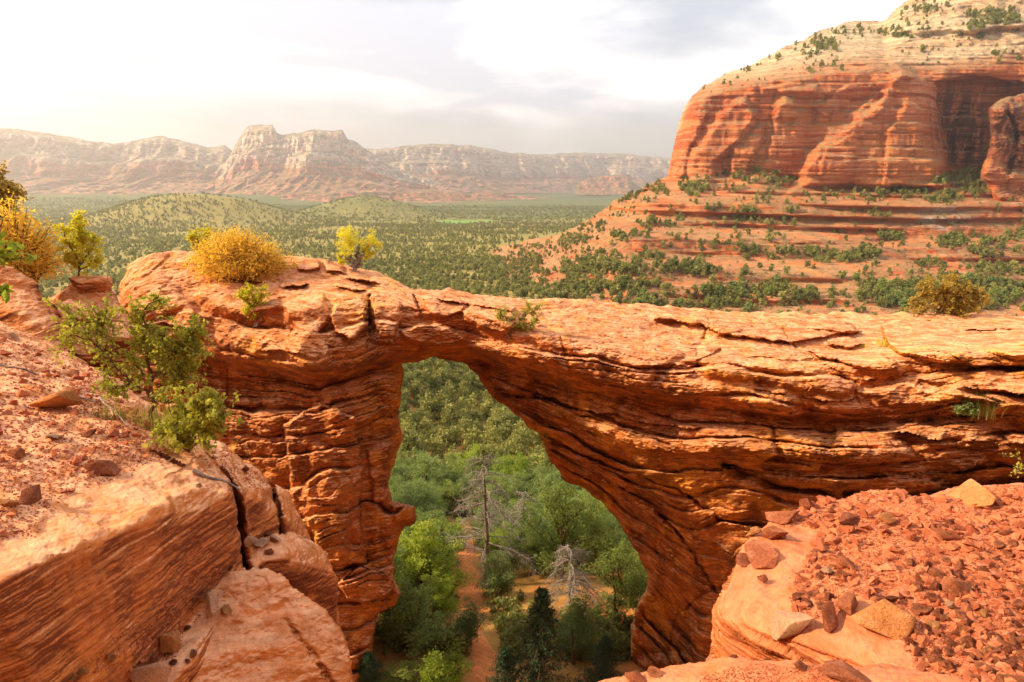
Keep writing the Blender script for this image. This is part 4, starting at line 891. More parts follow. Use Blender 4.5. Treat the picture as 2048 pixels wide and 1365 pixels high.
def tree_parts(kind, seed):
    """returns trunk mesh, crown mesh of a tree 5 m tall standing at the origin"""
    rg = np.random.default_rng(seed); br = []; cl = []; rr_ = []
    H = 5.0
    if kind == 'fir':
        br.append(tube(wiggle((0, 0, -.4), (0, 0, H*.98), 9, .02, rg), np.linspace(.11, .01, 9), 6))
        for z in np.linspace(.5, H*.97, 34):
            L = (1-z/H)**.85*1.45+.08
            for a in rg.random(7)*6.283:
                l = L*(.7+.5*rg.random()); e_ = (l*math.cos(a), l*math.sin(a), z-.22*l)
                if z < 4.6: br.append(tube([(0, 0, z), (e_[0]*.5, e_[1]*.5, z-.02), e_], [.016, .01, .004], 3))
                for t in np.linspace(.2, 1, 5): cl.append((e_[0]*t, e_[1]*t, z-.22*l*t)); rr_.append(.13+.08*(1-t))
        lv = leaves(cl, rr_, 9000, .12, rg, .3, squash=.45)
    else:
        br.append(tube(wiggle((0, 0, -.4), (rg.normal()*.3, rg.normal()*.3, H*.72), 7, .07, rg), np.linspace(.13, .03, 7), 6))
        nb = 17 if kind != 'oak' else 14
        w = dict(pinyon=1.35, oak=1.75, juniper=1.5)[kind]
        for b in range(nb):
            z0 = H*(.10+.55*rg.random()); a = rg.random()*6.283; q = rg.random()
            top = H*(.28+.68*((b+.5)/nb)); sh = math.sin(math.pi*min(1, max(.12, (top/H)))**.8)**.65
            l = w*sh*(.45+.65*q)
            e_ = (l*math.cos(a), l*math.sin(a), top)
            pts = wiggle((0, 0, min(z0, top-.1)), e_, 6, .06, rg); br.append(tube(pts, np.linspace(.05, .012, 6), 4))
            for t in (2, 3, 4, 5):
                for _ in range(2): cl.append(pts[t]+rg.normal(size=3)*np.array([.26, .26, .2])); rr_.append((.22+.28*rg.random())*(1.15 if kind == 'oak' else 1))
        for _ in range(6): cl.append((rg.normal()*.3, rg.normal()*.3, H*(.7+.3*rg.random()))); rr_.append(.33)
        lv = leaves(cl, rr_, 9500, .125 if kind == 'oak' else .115, rg, .6 if kind == 'oak' else .42, squash=.8)
    return cat(br), lv
def tree_proto(name, kind, seed, leafm):
    (tv, tf), (lv, lf) = tree_parts(kind, seed)
    e = empty(name); a = mesh_np('trunk', tv, tf, [M_bark], e); b = mesh_np('crown', lv, lf, [leafm], e, smooth=False); return e
def copy_thing(e, loc, s, rz):
    """copy a thing with its parts"""
    c = e.copy(); C.objects.link(c); c.location = loc; c.scale = (s[0], s[0], s[1]); c.rotation_euler = (0, 0, rz)
    for ch in e.children:
        d = ch.copy(); C.objects.link(d); d.parent = c
    return c
protos = {'pinyon': [tree_proto('pinyon_tree', 'pinyon', 100+i, M_pin) for i in range(4)]+[tree_proto('pinyon_tree', 'juniper', 140+i, M_oak) for i in range(3)],
          'oak': [tree_proto('oak_tree', 'oak', 180+i, M_bright) for i in range(2)], 'fir': [tree_proto('fir_tree', 'fir', 190+i, M_fir) for i in range(2)],
          'small': []}
used_p = set()
def put_tree(kind, i, loc, h, wd=1.0, rz=0):
    pr = protos[kind][i % len(protos[kind])]
    c = copy_thing(pr, loc, (h/5*wd, h/5), rz); return c
rg0 = np.random.default_rng(42)

# --- trees seen through the arch, placed by hand where they stand out
def gpt(px, py):
    Y = 14.0
    while Y < 400:
        p = world(px, py, Y)
        if p[2] < ground_z(p[0], Y): break
        Y *= 1.01
    return float(p[0]), float(Y)
occupied = []
def gtree(kind, i, px, pbase, ptop, label, group, wd=1.0):
    x, Y = gpt(px, pbase); z = float(ground_z(x, Y)); h = -(-(pbase-ptop))*Y/FPX*1.12
    t = put_tree(kind, i, (x, Y, z-.1), h, wd, rg0.random()*6); tag(t, label, {'pinyon': 'tree', 'oak': 'tree', 'fir': 'fir tree'}[kind], group); occupied.append((x, Y, h*.3*wd)); return t
G = 'canyon trees below the arch'
gtree('fir', 0, 1080, 1430, 1085, 'tallest dark fir in the bottom centre of the arch opening', G, .95)
gtree('fir', 1, 1205, 1400, 1225, 'small blue-green fir right of the tallest dark fir', G, 1.35)
gtree('fir', 1, 745, 1420, 1262, 'dark small fir in the shade at the foot of the left pillar', G, 1.5)
gtree('fir', 0, 1010, 1440, 1230, 'dark fir directly left of the tallest dark fir', G, 1.2)
gtree('oak', 0, 850, 1195, 1020, 'bright yellow-green broadleaf tree beside the left pillar above the trail', G, 1.25)
gtree('oak', 1, 905, 1130, 1020, 'yellow-green tree behind and right of the brightest broadleaf tree', G, 1.2)
gtree('pinyon', 4, 830, 1300, 1130, 'olive bushy tree left of the red trail', G, 1.5)
gtree('oak', 0, 880, 1430, 1270, 'green bushy tree at the bottom of the opening left of the trail', G, 1.5)
gtree('pinyon', 5, 815, 1420, 1290, 'dull green bush low between the left pillar and the trail', G, 1.6)
gtree('pinyon', 4, 1120, 1160, 925, 'tall full green tree right of the grey dead tree', G, .95)
gtree('pinyon', 5, 1190, 1150, 960, 'green tree beside the underside of the right arch leg', G, 1.0)
gtree('pinyon', 6, 1235, 1240, 1050, 'dark green tree close under the right arch leg', G, 1.1)
gtree('pinyon', 0, 1000, 1200, 1085, 'dark green tree at the foot of the grey dead tree', G, 1.3)
gtree('pinyon', 1, 940, 1290, 1175, 'dark shrubby tree at the bend of the red trail', G, 1.4)
gtree('pinyon', 2, 1150, 1330, 1160, 'dark green tree behind the small blue-green fir', G, 1.2)
gtree('pinyon', 3, 850, 1010, 900, 'rounded green tree on the slope left of the dead tree', G, 1.3)
gtree('pinyon', 6, 900, 1030, 950, 'dark green tree between the dead tree and the left pillar', G, 1.4)
# --- the rest of the canyon woodland, every tree a thing
cand = []
for _ in range(14000):
    Y = 21+rg0.random()**1.5*110; x = rg0.uniform(-.34, .42)*Y
    z = float(ground_z(x, Y)); px, py = project((x, Y, z))
    if not (720 < px < 1340 and 700 < py < 1480): continue
    if Y < 40 and abs(x-trail_x(Y)) < .95+.02*Y: continue
    # bare red slips on the far slope
    if Y < 110 and (((px-870)/38)**2+((py-930)/48)**2 < 1 or ((px-735)/60)**2+((py-1330)/60)**2 < 1 or ((px-985)/30)**2+((py-905)/40)**2 < 1): continue
    if Y < 27 and 960 < px < 1270: continue
    h = (2.6+2.6*rg0.random()) if Y > 40 else (1.8+2.2*rg0.random())
    r = max(.9, .30*h)*(1+Y*.0028)
    if any((x-a)**2+(Y-b)**2 < (r+c)**2*.40 for a, b, c in occupied): continue
    occupied.append((x, Y, r)); cand.append((x, Y, z, h))
cand.sort(key=lambda c: c[1])
for n, (x, Y, z, h) in enumerate(cand[:212]):
    k = 'oak' if (rg0.random() < .10 and Y < 60) else 'pinyon'
    t = put_tree(k, int(rg0.integers(0, 7)), (x, Y, z-.1), h, 1.0+.45*rg0.random(), rg0.random()*6)
    far = Y > 75
    tag(t, 'small green tree in the dense woodland high in the arch opening' if far else 'green tree among the woodland on the canyon floor under the arch', 'tree', 'woodland trees high in the arch opening' if far else 'woodland trees on the canyon floor under the arch')

# --- merged woodland ("stuff"): templates of three sizes
def tmpl(seed, nq, size, w=.30):
    rg = np.random.default_rng(seed); k = max(3, nq//9)
    c = rg.normal(size=(k, 3)); c /= np.linalg.norm(c, axis=1)[:, None]; c *= (rg.random(k)**.4)[:, None]
    tp = rg.uniform(.25, .6); c = c*np.array([w, w, .42])+np.array([0, 0, .5]); c[:, :2] *= (1.25-.8*np.clip(c[:, 2:], 0, 1))
    V, F = leaves(c, .13, nq, size, rg, .8); return V, F
def merge_trees(P, T):
    """P rows: x,y,z,height,rot,template,tint"""
    Vs = []; Fs = []; As = []; o = 0; P = np.array(P)
    for k, (v, f) in enumerate(T):
        q = P[P[:, 5] == k]
        if not len(q): continue
        c, s = np.cos(q[:, 4]), np.sin(q[:, 4]); h = q[:, 3]
        X = (v[None, :, 0]*c[:, None]-v[None, :, 1]*s[:, None])*h[:, None]+q[:, 0:1]
        Y = (v[None, :, 0]*s[:, None]+v[None, :, 1]*c[:, None])*h[:, None]+q[:, 1:2]
        Z = v[None, :, 2]*h[:, None]+q[:, 2:3]
        Vs.append(np.stack([X, Y, Z], -1).reshape(-1, 3)); n = len(v)
        Fs.append((f[None]+(np.arange(len(q))*n)[:, None, None]+o).reshape(-1, 4)); o += n*len(q)
        As.append(np.repeat(q[:, 6], n))
    return np.concatenate(Vs), np.concatenate(Fs), np.concatenate(As)
T1 = [tmpl(i, 170, .15) for i in range(8)]; T2 = [tmpl(20+i, 46, .26) for i in range(8)]; T3 = [tmpl(40+i, 14, .44) for i in range(8)]
T0 = [tmpl(60+i, 520, .075, .33) for i in range(8)]
bxs, bys, SD = SLOPE
def hidden(px, py, Y): return (px > bxs[0]) & (py > np.interp(px, [p[0] for p in sky_pts], [p[1] for p in sky_pts])) & (samp(SD, bxs, bys, px, py) < Y-2)
def scatter(Y0, Y1, sp, hmin, hmax, thr, T, jit=.9, umax=1.02):
    n = int(umax*(Y1**2-Y0**2)/sp**2); Y = np.sqrt(rg0.uniform(Y0**2, Y1**2, n)); x = rg0.uniform(-umax, umax, n)*Y*1.0
    z = ground_z(x, Y); px, py = project(np.stack([x, Y, z], -1))
    d = fbm(x*.012, Y*.012, 0*x+21, 4)+.12*rg0.normal(size=n)
    ok = (d > thr) & ~hidden(px, py, Y) & (px > -260) & (px < (1420 if Y1 < 140 else 2300)) & (py < 1100) & (px > (640 if Y1 < 140 else -260))
    ok &= ((x+92)/60)**2+((Y-1120)/60)**2 > 1
    ok &= ~((((x+290)/75)**2+((Y-1270)/70)**2 < 1) & (rg0.random(n) < .55))
    ok &= rg0.random(n) < np.where(d < -.15, .55, 1.0)
    ok &= ~((((x+500)/120)**2+((Y-960)/90)**2 < 1) & (rg0.random(n) < .1))
    x, Y, z = x[ok], Y[ok], z[ok]; n = len(x)
    h = rg0.uniform(hmin, hmax, n); P = np.stack([x, Y, z-.15*h, h, rg0.uniform(0, 6.28, n), rg0.integers(0, 8, n).astype(float), np.clip(rg0.normal(size=n)*.22, -.5, .5)], -1)
    # keep clear of the hand-placed canyon trees
    return merge_trees(P, T), n
parts_ = []
cutY = cand[min(211, len(cand)-1)][1] if len(cand) > 212 else 128; print('canyon', len(cand), cutY)
for a in [(cutY-4, 135, 2.3, 2.2, 4.8, -2, T0), (120, 420, 4.0, 2.4, 5.2, -.42, T1), (420, 1000, 6.0, 3, 5.5, -.42, T2), (1000, 2000, 11, 4, 7.5, -.40, T3)]:
    (v, f, t_), n = scatter(*a); parts_.append((v, f, t_)); print('woodland', n)
off = 0; VV_ = []; FF_ = []; AA_ = []
for v, f, t_ in parts_: VV_.append(v); FF_.append(f+off); AA_.append(t_); off += len(v)
wd_ = mesh_np('woodland', np.concatenate(VV_), np.concatenate(FF_), [M_forest], smooth=False, attrs={'tint': np.concatenate(AA_)}); tag(wd_, kind='stuff')

# low brush between the canyon trees
n = 5200; Y = 18+rg0.random(n)**1.3*110; x = rg0.uniform(-.34, .42, n)*Y; z = ground_z(x, Y); px, py = project(np.stack([x, Y, z], -1))
ok = (px > 640) & (px < 1360) & (py > 690) & (py < 1520) & ~((Y < 40) & (np.abs(x-trail_x(Y)) < .7+.01*Y)) & (fbm(x*.15, Y*.15, 0*x+2, 3)+.2*rg0.normal(size=n) > -.1)
for (a, b, c, d) in ((870, 930, 34, 44), (735, 1330, 60, 60), (985, 905, 26, 36)): ok &= ((px-a)/c)**2+((py-b)/d)**2 > 1
x, Y, z = x[ok], Y[ok], z[ok]; n = len(x); h = rg0.uniform(.5, 1.5, n)
v, f, t_ = merge_trees(np.stack([x, Y, z-.2*h, h, rg0.uniform(0, 6.28, n), rg0.integers(0, 5, n).astype(float), rg0.normal(size=n)*.2], -1), [tmpl(90+i, 240, .11, .5) for i in range(5)])
ub = mesh_np('underbrush', v, f, [M_forest], smooth=False, attrs={'tint': t_}); tag(ub, kind='stuff')
# --- trees and shrubs on the terraces of the butte
dens_spots = [(1060, 505, 70, 18, 9), (1130, 482, 55, 14, 7), (1190, 455, 45, 12, 6), (1030, 535, 70, 22, 10), (1240, 425, 40, 10, 5), (1380, 490, 90, 12, 3), (1150, 600, 90, 30, 9),  # (cx, cy, rx, ry, weight)
 (1500, 352, 60, 22, 9), (1560, 352, 34, 16, 9), (1385, 375, 36, 20, 6), (1300, 385, 50, 22, 5), (1250, 400, 30, 12, 4), (1480, 430, 60, 18, 6), (1560, 440, 46, 18, 6), (1640, 400, 60, 10, 3),
 (1770, 392, 90, 14, 4), (1930, 368, 60, 30, 10), (1880, 395, 60, 14, 7), (2020, 385, 60, 20, 7), (1990, 350, 30, 18, 8), (1620, 515, 100, 16, 7), (1500, 505, 50, 12, 3), (1700, 510, 60, 14, 6), (1790, 470, 34, 14, 6), (1900, 485, 34, 14, 5),
 (1990, 500, 50, 22, 5), (1870, 525, 60, 10, 3), (1330, 545, 110, 20, 6), (1280, 515, 60, 14, 4), (1180, 540, 90, 40, 7), (1120, 510, 70, 30, 5), (1230, 470, 60, 18, 4), (1330, 445, 70, 12, 3), (1450, 597, 130, 22, 13), (1620, 600, 90, 22, 8), (1800, 590, 100, 26, 10), (1960, 590, 90, 30, 7),
 (1250, 590, 120, 30, 9), (1100, 580, 100, 40, 8), (2000, 540, 70, 12, 3), (1540, 575, 60, 8, 3), (2090, 520, 80, 120, 4), (2200, 500, 120, 140, 4),
 (1790, 68, 40, 10, 9), (1830, 72, 30, 8, 7), (1985, 42, 60, 22, 9), (1940, 75, 50, 8, 3), (1650, 92, 60, 12, 4), (1580, 112, 60, 12, 3), (1860, 55, 60, 12, 4), (1950, 110, 50, 5, 3), (1840, 20, 60, 18, 3), (2120, 30, 80, 40, 4), (1700, 65, 60, 10, 2)]
cn = np.array(dens_spots); PT = []
N0 = 60000
qx = rg0.uniform(960, 2300, N0); qy = rg0.uniform(-60, 640, N0)
w_ = .45+np.max([c[4]*np.clip(1.25-((qx-c[0])/c[2])**2-((qy-c[1])/c[3])**2, 0, 1) for c in cn], 0)
w_ *= np.where(qy < 350, .7, 1.0)
w_ *= .25+1.5*sstep(-.15, .25, fbm(qx*.02, qy*.05, 0*qx, 3))
skq = np.interp(qx, [p[0] for p in sky_pts], [p[1] for p in sky_pts])
wallq = (qy > np.interp(qx, [p[0] for p in top_red], [p[1] for p in top_red])-4) & (qy < np.interp(qx, [p[0] for p in base_c], [p[1] for p in base_c])-6)
Dq = samp(SD, bxs, bys, qx, qy); Du = samp(SD, bxs, bys, qx, qy-5)
flatq = np.clip((Du-Dq)/2.0, 0, 1)                      # how level the ground is
ok = (qy > skq+3) & ~wallq & (rg0.random(N0) < w_*.115*(.15+flatq)*1.0)
qx, qy, Dq = qx[ok], qy[ok], Dq[ok]; W_ = world(qx, qy, Dq); gz = ground_z(W_[:, 0], W_[:, 1]); ok = W_[:, 2] > gz-1
W_ = W_[ok]; n = len(W_); hh_ = (1.0+3.6*rg0.random(n)**1.5)*np.where(W_[:, 2] > 5, .95, 1.0)
order = np.argsort(-hh_*FPX/W_[:, 1]); W_ = W_[order]; hh_ = hh_[order]; print('slope shrubs', n)
small = [tmpl(70+i, 460, .11) for i in range(5)]
sm_me = []
for i, (v, f) in enumerate(small):
    o = mesh_np('slope_tree', v, f, [[M_pin, M_oak][i % 2]], smooth=False); sm_me.append(o)
k_ = 0; uniq = 0
rest = []
for i in range(n):
    if k_ < 62 and project(W_[i])[0] < 2048 and hh_[i] > 2.2 and rg0.random() < .8:
        src = sm_me[k_ % 5]; o = src if k_ < 5 else src.copy()
        if k_ >= 5: C.objects.link(o)
        o.location = W_[i]-np.array([0, 0, .12*hh_[i]]); s = float(hh_[i]); o.scale = (s*1.15, s*1.15, s); o.rotation_euler = (0, 0, rg0.random()*6)
        tag(o, 'small dark green pinyon or juniper on the terraced slopes of the red butte', 'tree', 'trees on the terraces of the butte'); k_ += 1
    else: rest.append((*(W_[i]-np.array([0, 0, .12*hh_[i]])), hh_[i]*1.1, rg0.random()*6, float(rg0.integers(0, 8)), float(np.clip(rg0.normal()*.3-.08, -.5, .5))))
v, f, t_ = merge_trees(rest, T1); so = mesh_np('slope_scrub', v, f, [M_forest], smooth=False, attrs={'tint': t_}); tag(so, kind='stuff')
# ================================================================== shrubs near the camera
NEAR = [left_ledge, rd_, mound, m2, e1, e2]
def grow(name, label, catg, branches, Y, bark, leafm, twigs=60, tl=.25, lsz=.04, nleaf=1500, lr=.07, brad=.012, seed=1, group=None, aspect=.5, leaf_on=.3, twig_up=.25, foliage='foliage', fscale=1.0):
    """branches: polylines of (px, py, forward offset, radius factor); Y: forward distance of the base"""
    rg = np.random.default_rng(seed); L = []; cl = []
    base = at(branches[0][0][0], branches[0][0][1], Y+branches[0][0][2])
    allp = []
    for b in branches:
        P = np.array([tuple(at(p[0], p[1], Y+p[2])) for p in b])
        n = max(4, len(P)*4); t = np.linspace(0, len(P)-1, n); Q = np.stack([np.interp(t, range(len(P)), P[:, k]) for k in range(3)], -1)
        Q[1:] += rg.normal(size=(n-1, 3))*brad*.9
        r0_ = b[0][3] if len(b[0]) > 3 else 1.0
        rad = np.linspace(brad*r0_, brad*.25, n); L.append(tube(Q, rad, 6)); allp.append((Q, rad))
    for i in range(twigs):
        Q, rad = allp[rg.integers(0, len(allp))]; k = int(rg.uniform(leaf_on, 1)*(len(Q)-1)); s = Q[k]
        d = rg.normal(size=3); d[2] += twig_up; d /= np.linalg.norm(d); ln = tl*(.4+.8*rg.random())*(1.1-.5*k/len(Q))
        W = wiggle(s, s+d*ln, 5, ln*.05, rg); L.append(tube(W, np.linspace(brad*.28, brad*.10, 5), 4)); cl += list(W[1:])
        for q in range(2):
            d2 = d+rg.normal(size=3)*.7; d2 /= np.linalg.norm(d2); W2 = wiggle(W[2+q], W[2+q]+d2*ln*.5, 4, ln*.04, rg); L.append(tube(W2, np.linspace(brad*.15, brad*.07, 4), 3)); cl += list(W2[1:])
    e = empty(name, base); bv = np.array(base)
    V, F = cat(L); mesh_np('stem', V-bv, F, [bark], e)
    if nleaf:
        V, F = leaves(np.array(cl), lr, nleaf, lsz, rg, aspect); mesh_np(foliage, V-bv, F, [leafm], e, smooth=False)
    tag(e, label, catg, group); return e
def hitY(px, py, *o):
    h = pick(px, py, *(o or NEAR)); return h[0].y if h else None
Ym = hitY(308, 862) or 6.2
grow('scrub_oak', 'tall many-branched green shrub rooted on the left ledge over the chasm', 'shrub', [
  [(308, 868, 0, 1.6), (303, 800, 0, 1.3), (298, 740, .02), (292, 680, .0), (288, 640, 0), (300, 600, 0), (322, 594, 0)],
  [(300, 790, 0, .9), (262, 762, -.05), (222, 728, -.1), (195, 692, -.1), (150, 672, -.15), (118, 672, -.15)],
  [(225, 730, -.1, .6), (200, 700, .0), (150, 640, 0), (140, 638, 0)], [(195, 695, -.1, .5), (205, 655, 0), (200, 640, 0)],
  [(300, 770, 0, .9), (330, 730, .05), (352, 700, .1), (378, 672, .1), (408, 650, .15)], [(352, 700, .1, .6), (380, 700, .1), (392, 692, .1)],
  [(303, 800, 0, .8), (340, 775, .1), (370, 740, .1), (392, 712, .15)], [(296, 720, 0, .6), (318, 690, 0), (330, 660, 0)], [(290, 670, 0, .6), (270, 650, 0), (275, 625, 0)],
  [(300, 760, 0, .7), (270, 725, .1), (262, 700, .1), (275, 680, .1)], [(262, 765, 0, .6), (230, 775, -.1), (215, 785, -.1)], [(305, 745, 0, .6), (340, 745, .1), (385, 760, .1)], [(300, 730, 0, .6), (345, 715, .1), (370, 690, .1)]],
  Ym, M_bark, M_olive, twigs=260, tl=.24, lsz=.036, nleaf=7000, lr=.035, brad=.013, seed=3, aspect=.6)
Y2 = hitY(375, 905) or 6.0
grow('scrub_oak', 'low dense green bush beside the tall shrub at the chasm edge', 'shrub', [
  [(378, 905, 0, 1), (360, 860, 0), (340, 820, .05), (330, 790, .1)], [(378, 905, 0, 1), (395, 860, 0), (420, 820, .05), (425, 800, 0)], [(378, 905, 0, 1), (410, 870, 0), (445, 850, 0)],
  [(378, 905, 0, .8), (380, 850, .1), (385, 800, .1)], [(378, 905, 0, .8), (350, 880, -.1), (330, 850, -.1)], [(395, 870, 0, .8), (430, 845, 0), (448, 822, 0)], [(378, 900, 0, .8), (400, 830, 0), (405, 790, 0)]],
  Y2, M_bark, M_olive, twigs=150, tl=.20, lsz=.036, nleaf=5200, lr=.03, brad=.010, seed=4, aspect=.6)
def tuft(name, label, px, py, Y, n, h, wdt, mat, seed, group=None, lean=.5, wid=.006, catg='grass tuft'):
    rg = np.random.default_rng(seed); b = at(px, py, Y); V = []; F = []
    for i in range(n):
        o = rg.normal(size=2)*wdt*.4; a = rg.random()*6.283; hh = h*(.5+.6*rg.random()); ln = lean*rg.random()
        d = np.array([math.cos(a), math.sin(a), 0]); s = np.array([-math.sin(a), math.cos(a), 0])*wid
        p = [np.array([o[0], o[1], -.03])]; 
        for k in range(1, 5): t = k/4; p.append(p[0]+d*ln*hh*t*t+np.array([0, 0, hh*t*(1-.25*ln*t)]))
        m0 = len(V)
        for k, q in enumerate(p): ww = 1-k/4.3; V += [q-s*ww, q+s*ww]
        for k in range(4): F.append([m0+2*k, m0+2*k+1, m0+2*k+3, m0+2*k+2])
    o = mesh_np(name, np.array(V), np.array(F), [mat], smooth=False); o.location = b; tag(o, label, catg, group); return o
for i, (px, py, lab, n, h) in enumerate([(345, 862, 'green grass tuft growing behind the trunk of the tall left shrub', 150, .42), (300, 850, 'yellow grass clump around the foot of the tall left shrub', 110, .33), (215, 830, 'sparse green grass tuft left of the tall shrub', 60, .25)]):
    y_ = hitY(px, py+10) or 6.2; tuft('grass_tuft', lab, px, py+10, y_, n, h, .22, M_grass if i != 0 else M_olive, 20+i, lean=.45)
# ---- on top of the arch
def archY(px, py): 
    h = pick(px, py, arch); return h[0].y if h else 17.
ya = archY(480, 556)
rg = np.random.default_rng(8)
def dome_brush(name, label, cx, base_y, Y, rx, rz, ntw, nleaf, lm, seed, ry=None, lsz=.05, squash=1, catg='bush', flat=.5):
    rg = np.random.default_rng(seed); b = at(cx, base_y, Y); ry = ry or rx*.7; L = []; cl = []
    for i in range(ntw):
        a = rg.random()*6.283; el = math.asin(min(1, rg.random()**.8)); k = .62+.42*rg.random()+.10*math.sin(a*3+1)
        e_ = np.array([rx*k*math.cos(a)*math.cos(el*flat*2 if el*flat*2 < 1.5 else 1.5), ry*k*math.sin(a)*math.cos(el), rz*k*math.sin(el)+.05*rz])
        s = np.array([e_[0]*.25, e_[1]*.25, -.1]); W = wiggle(s, e_, 6, .02*rx, rg); W[:, 2] += .12*rz*np.sin(np.linspace(0, 3.14, 6)); L.append(tube(W, np.linspace(.014, .004, 6), 3)); cl += list(W[2:])
    e = empty(name, b); V, F = cat(L); mesh_np('stem', V, F, [M_bark], e); V, F = leaves(np.array(cl), .15*rz, nleaf, lsz, rg, .35); mesh_np('foliage', V, F, [lm], e, smooth=False); tag(e, label, catg); return e
dome_brush('brush', 'big rounded feathery orange-green bush on top of the left pillar', 480, 556, ya+.2, 1.62, 1.42, 460, 30000, M_brush, 11, ry=1.1, lsz=.075)
grow('juniper', 'small yellow-green juniper behind the left side of the big feathery bush', 'tree', [[(398, 520, 0, 1.3), (396, 490, 0), (392, 465, 0)], [(398, 510, 0), (410, 480, 0), (415, 462, 0)], [(396, 500, 0), (382, 480, 0), (380, 468, 0)]], ya+1.0, M_bark, M_gold, 60, .30, .055, 2600, .07, .03, 12)
ya = archY(507, 640)
grow('juniper', 'small round yellow-green juniper clinging to the face below the big feathery bush', 'tree', [[(512, 640, .1, 1), (508, 620, -.1), (503, 595, -.15), (505, 570, -.1)], [(508, 620, -.1), (490, 600, -.1), (482, 585, -.1)], [(508, 615, -.1), (522, 595, -.1), (524, 575, -.1)], [(510, 630, -.1), (498, 625, -.2), (494, 618, -.2)]], ya, M_bark, M_gold, 110, .24, .05, 5200, .065, .022, 13)
grow('dead_shrub', 'small bleached dead branch right of the small round juniper', 'dead shrub', [[(520, 640, 0, 1), (535, 615, -.1), (548, 600, -.2)], [(528, 625, 0, .7), (540, 622, -.1), (550, 612, -.1)], [(520, 635, 0, .7), (512, 650, -.1), (505, 655, -.2)]], ya-.1, M_dead, None, 26, .22, 0, 0, 0, .02, 14)
yj = archY(712, 542)
grow('juniper', 'twisted two-headed juniper with bare grey trunk standing on the arch above the left blocks', 'tree', [
  [(712, 545, 0, 1.7), (716, 525, 0, 1.4), (714, 505, 0), (716, 492, 0), (718, 480, 0)], [(714, 530, 0, 1.2), (702, 520, 0), (700, 505, 0), (696, 490, 0), (690, 475, 0)], [(716, 522, 0, 1.2), (728, 510, 0), (736, 495, 0), (742, 480, 0)],
  [(712, 543, 0, 1.1), (702, 530, -.1), (706, 515, 0)], [(700, 520, 0, .9), (685, 515, 0), (680, 505, 0)]], yj, M_dead, M_gold, 10, .18, .05, 0, .05, .05, 15)
J = bpy.data.objects['juniper.002']
def blob_leaves(par, items, Y, n, lsz, mat, seed, name='foliage'):
    rg = np.random.default_rng(seed); c = []; r = []
    for (px, py, rad) in items:
        p = np.array(at(px, py, Y))
        for _ in range(7): c.append(p+rg.normal(size=3)*rad*np.array([.45, .6, .5])); r.append(rad*.55)
    V, F = leaves(np.array(c), np.array(r), n, lsz, rg, .45); return mesh_np(name, V-np.array(par.location), F, [mat], par, smooth=False)
blob_leaves(J, [(690, 475, .32), (695, 495, .30), (684, 510, .22), (700, 480, .26), (690, 465, .22), (680, 522, .12), (742, 475, .26), (748, 485, .18), (735, 500, .16), (738, 512, .14)], yj, 7000, .05, M_gold, 16)
ym = archY(1018, 678)
grow('manzanita', 'small manzanita shrub with dark twisted stems growing on the middle of the arch', 'shrub', [
  [(1018, 678, 0, 1.5), (1014, 655, -.1), (1010, 635, -.1), (1008, 612, -.1)], [(1018, 678, 0, 1.3), (1030, 655, 0), (1045, 635, 0), (1060, 622, 0)], [(1018, 676, 0, 1.2), (1022, 645, 0), (1028, 620, 0)],
  [(1030, 655, 0, 1), (1055, 648, 0), (1075, 640, 0)], [(1014, 655, 0, 1), (1002, 635, 0), (998, 620, 0)], [(1045, 635, 0, .8), (1070, 620, 0), (1080, 612, 0)], [(1022, 670, 0, 1), (1050, 655, 0), (1082, 640, 0)], [(1040, 645, 0, .8), (1050, 625, 0), (1055, 605, 0)]],
  ym, M_deadd, M_olive, 90, .22, .05, 2300, .05, .030, 17, aspect=.7)
yb_ = 19.6
grow('bush', 'spreading yellow-brown bush at the far rim of the arch walkway on the right', 'bush', [
  [(1885, 640, 0, 1.3), (1875, 610, 0), (1850, 590, 0), (1830, 600, 0)], [(1885, 640, 0, 1.3), (1890, 600, 0), (1880, 570, 0)], [(1885, 640, 0, 1.3), (1915, 600, 0), (1930, 575, 0)], [(1890, 610, 0), (1920, 590, 0), (1960, 580, 0)],
  [(1875, 610, 0), (1860, 575, 0), (1850, 568, 0)], [(1880, 620, 0), (1845, 612, 0), (1822, 618, 0)], [(1900, 615, 0), (1940, 605, 0), (1970, 590, 0)], [(1890, 600, 0), (1905, 570, 0), (1910, 556, 0)], [(1890, 625, 0), (1920, 618, 0), (1935, 612, 0)]],
  yb_, M_deadd, M_rust, 230, .42, .075, 7600, .09, .035, 18, aspect=.7)
yg = archY(1960, 828)-.35
tuft('grass_tuft', 'dry straw-coloured grass tuft on a ledge of the right arch face', 1962, 828, yg, 150, .55, .4, M_grass, 31, lean=.9, wid=.007)
grow('small_plant', 'dark green leafy plant beside the dry tuft on the right arch face', 'plant', [[(1935, 828, 0, 1), (1925, 805, -.1)], [(1935, 828, 0, 1), (1940, 800, -.1)], [(1935, 828, 0, 1), (1915, 818, -.1)], [(1935, 828, 0, 1), (1952, 812, -.1)]], yg, M_bark, M_pin, 50, .2, .06, 800, .06, .01, 32)
yg = archY(1775, 690)
tuft('grass_tuft', 'small yellow-green grass tuft under the upper right plate of the walkway', 1775, 690, yg-.05, 120, .24, .4, M_gold, 33, lean=.8, wid=.009)
tuft('grass_tuft', 'tiny green tuft at the right end of the small plate on the walkway', 1730, 694, archY(1730, 694)-.02, 50, .14, .2, M_gold, 34, lean=.8, wid=.008)
ye = archY(1085, 880)
grow('small_plant', 'thin green plant hanging on the edge of the arch opening at the right', 'plant', [[(1098, 884, .1, 1), (1080, 878, -.1), (1065, 868, -.1)], [(1098, 884, .1, 1), (1092, 868, -.1), (1100, 862, -.1)], [(1098, 888, .1, 1), (1080, 890, -.1)]], ye-.1, M_bark, M_olive, 40, .18, .05, 420, .05, .01, 35)
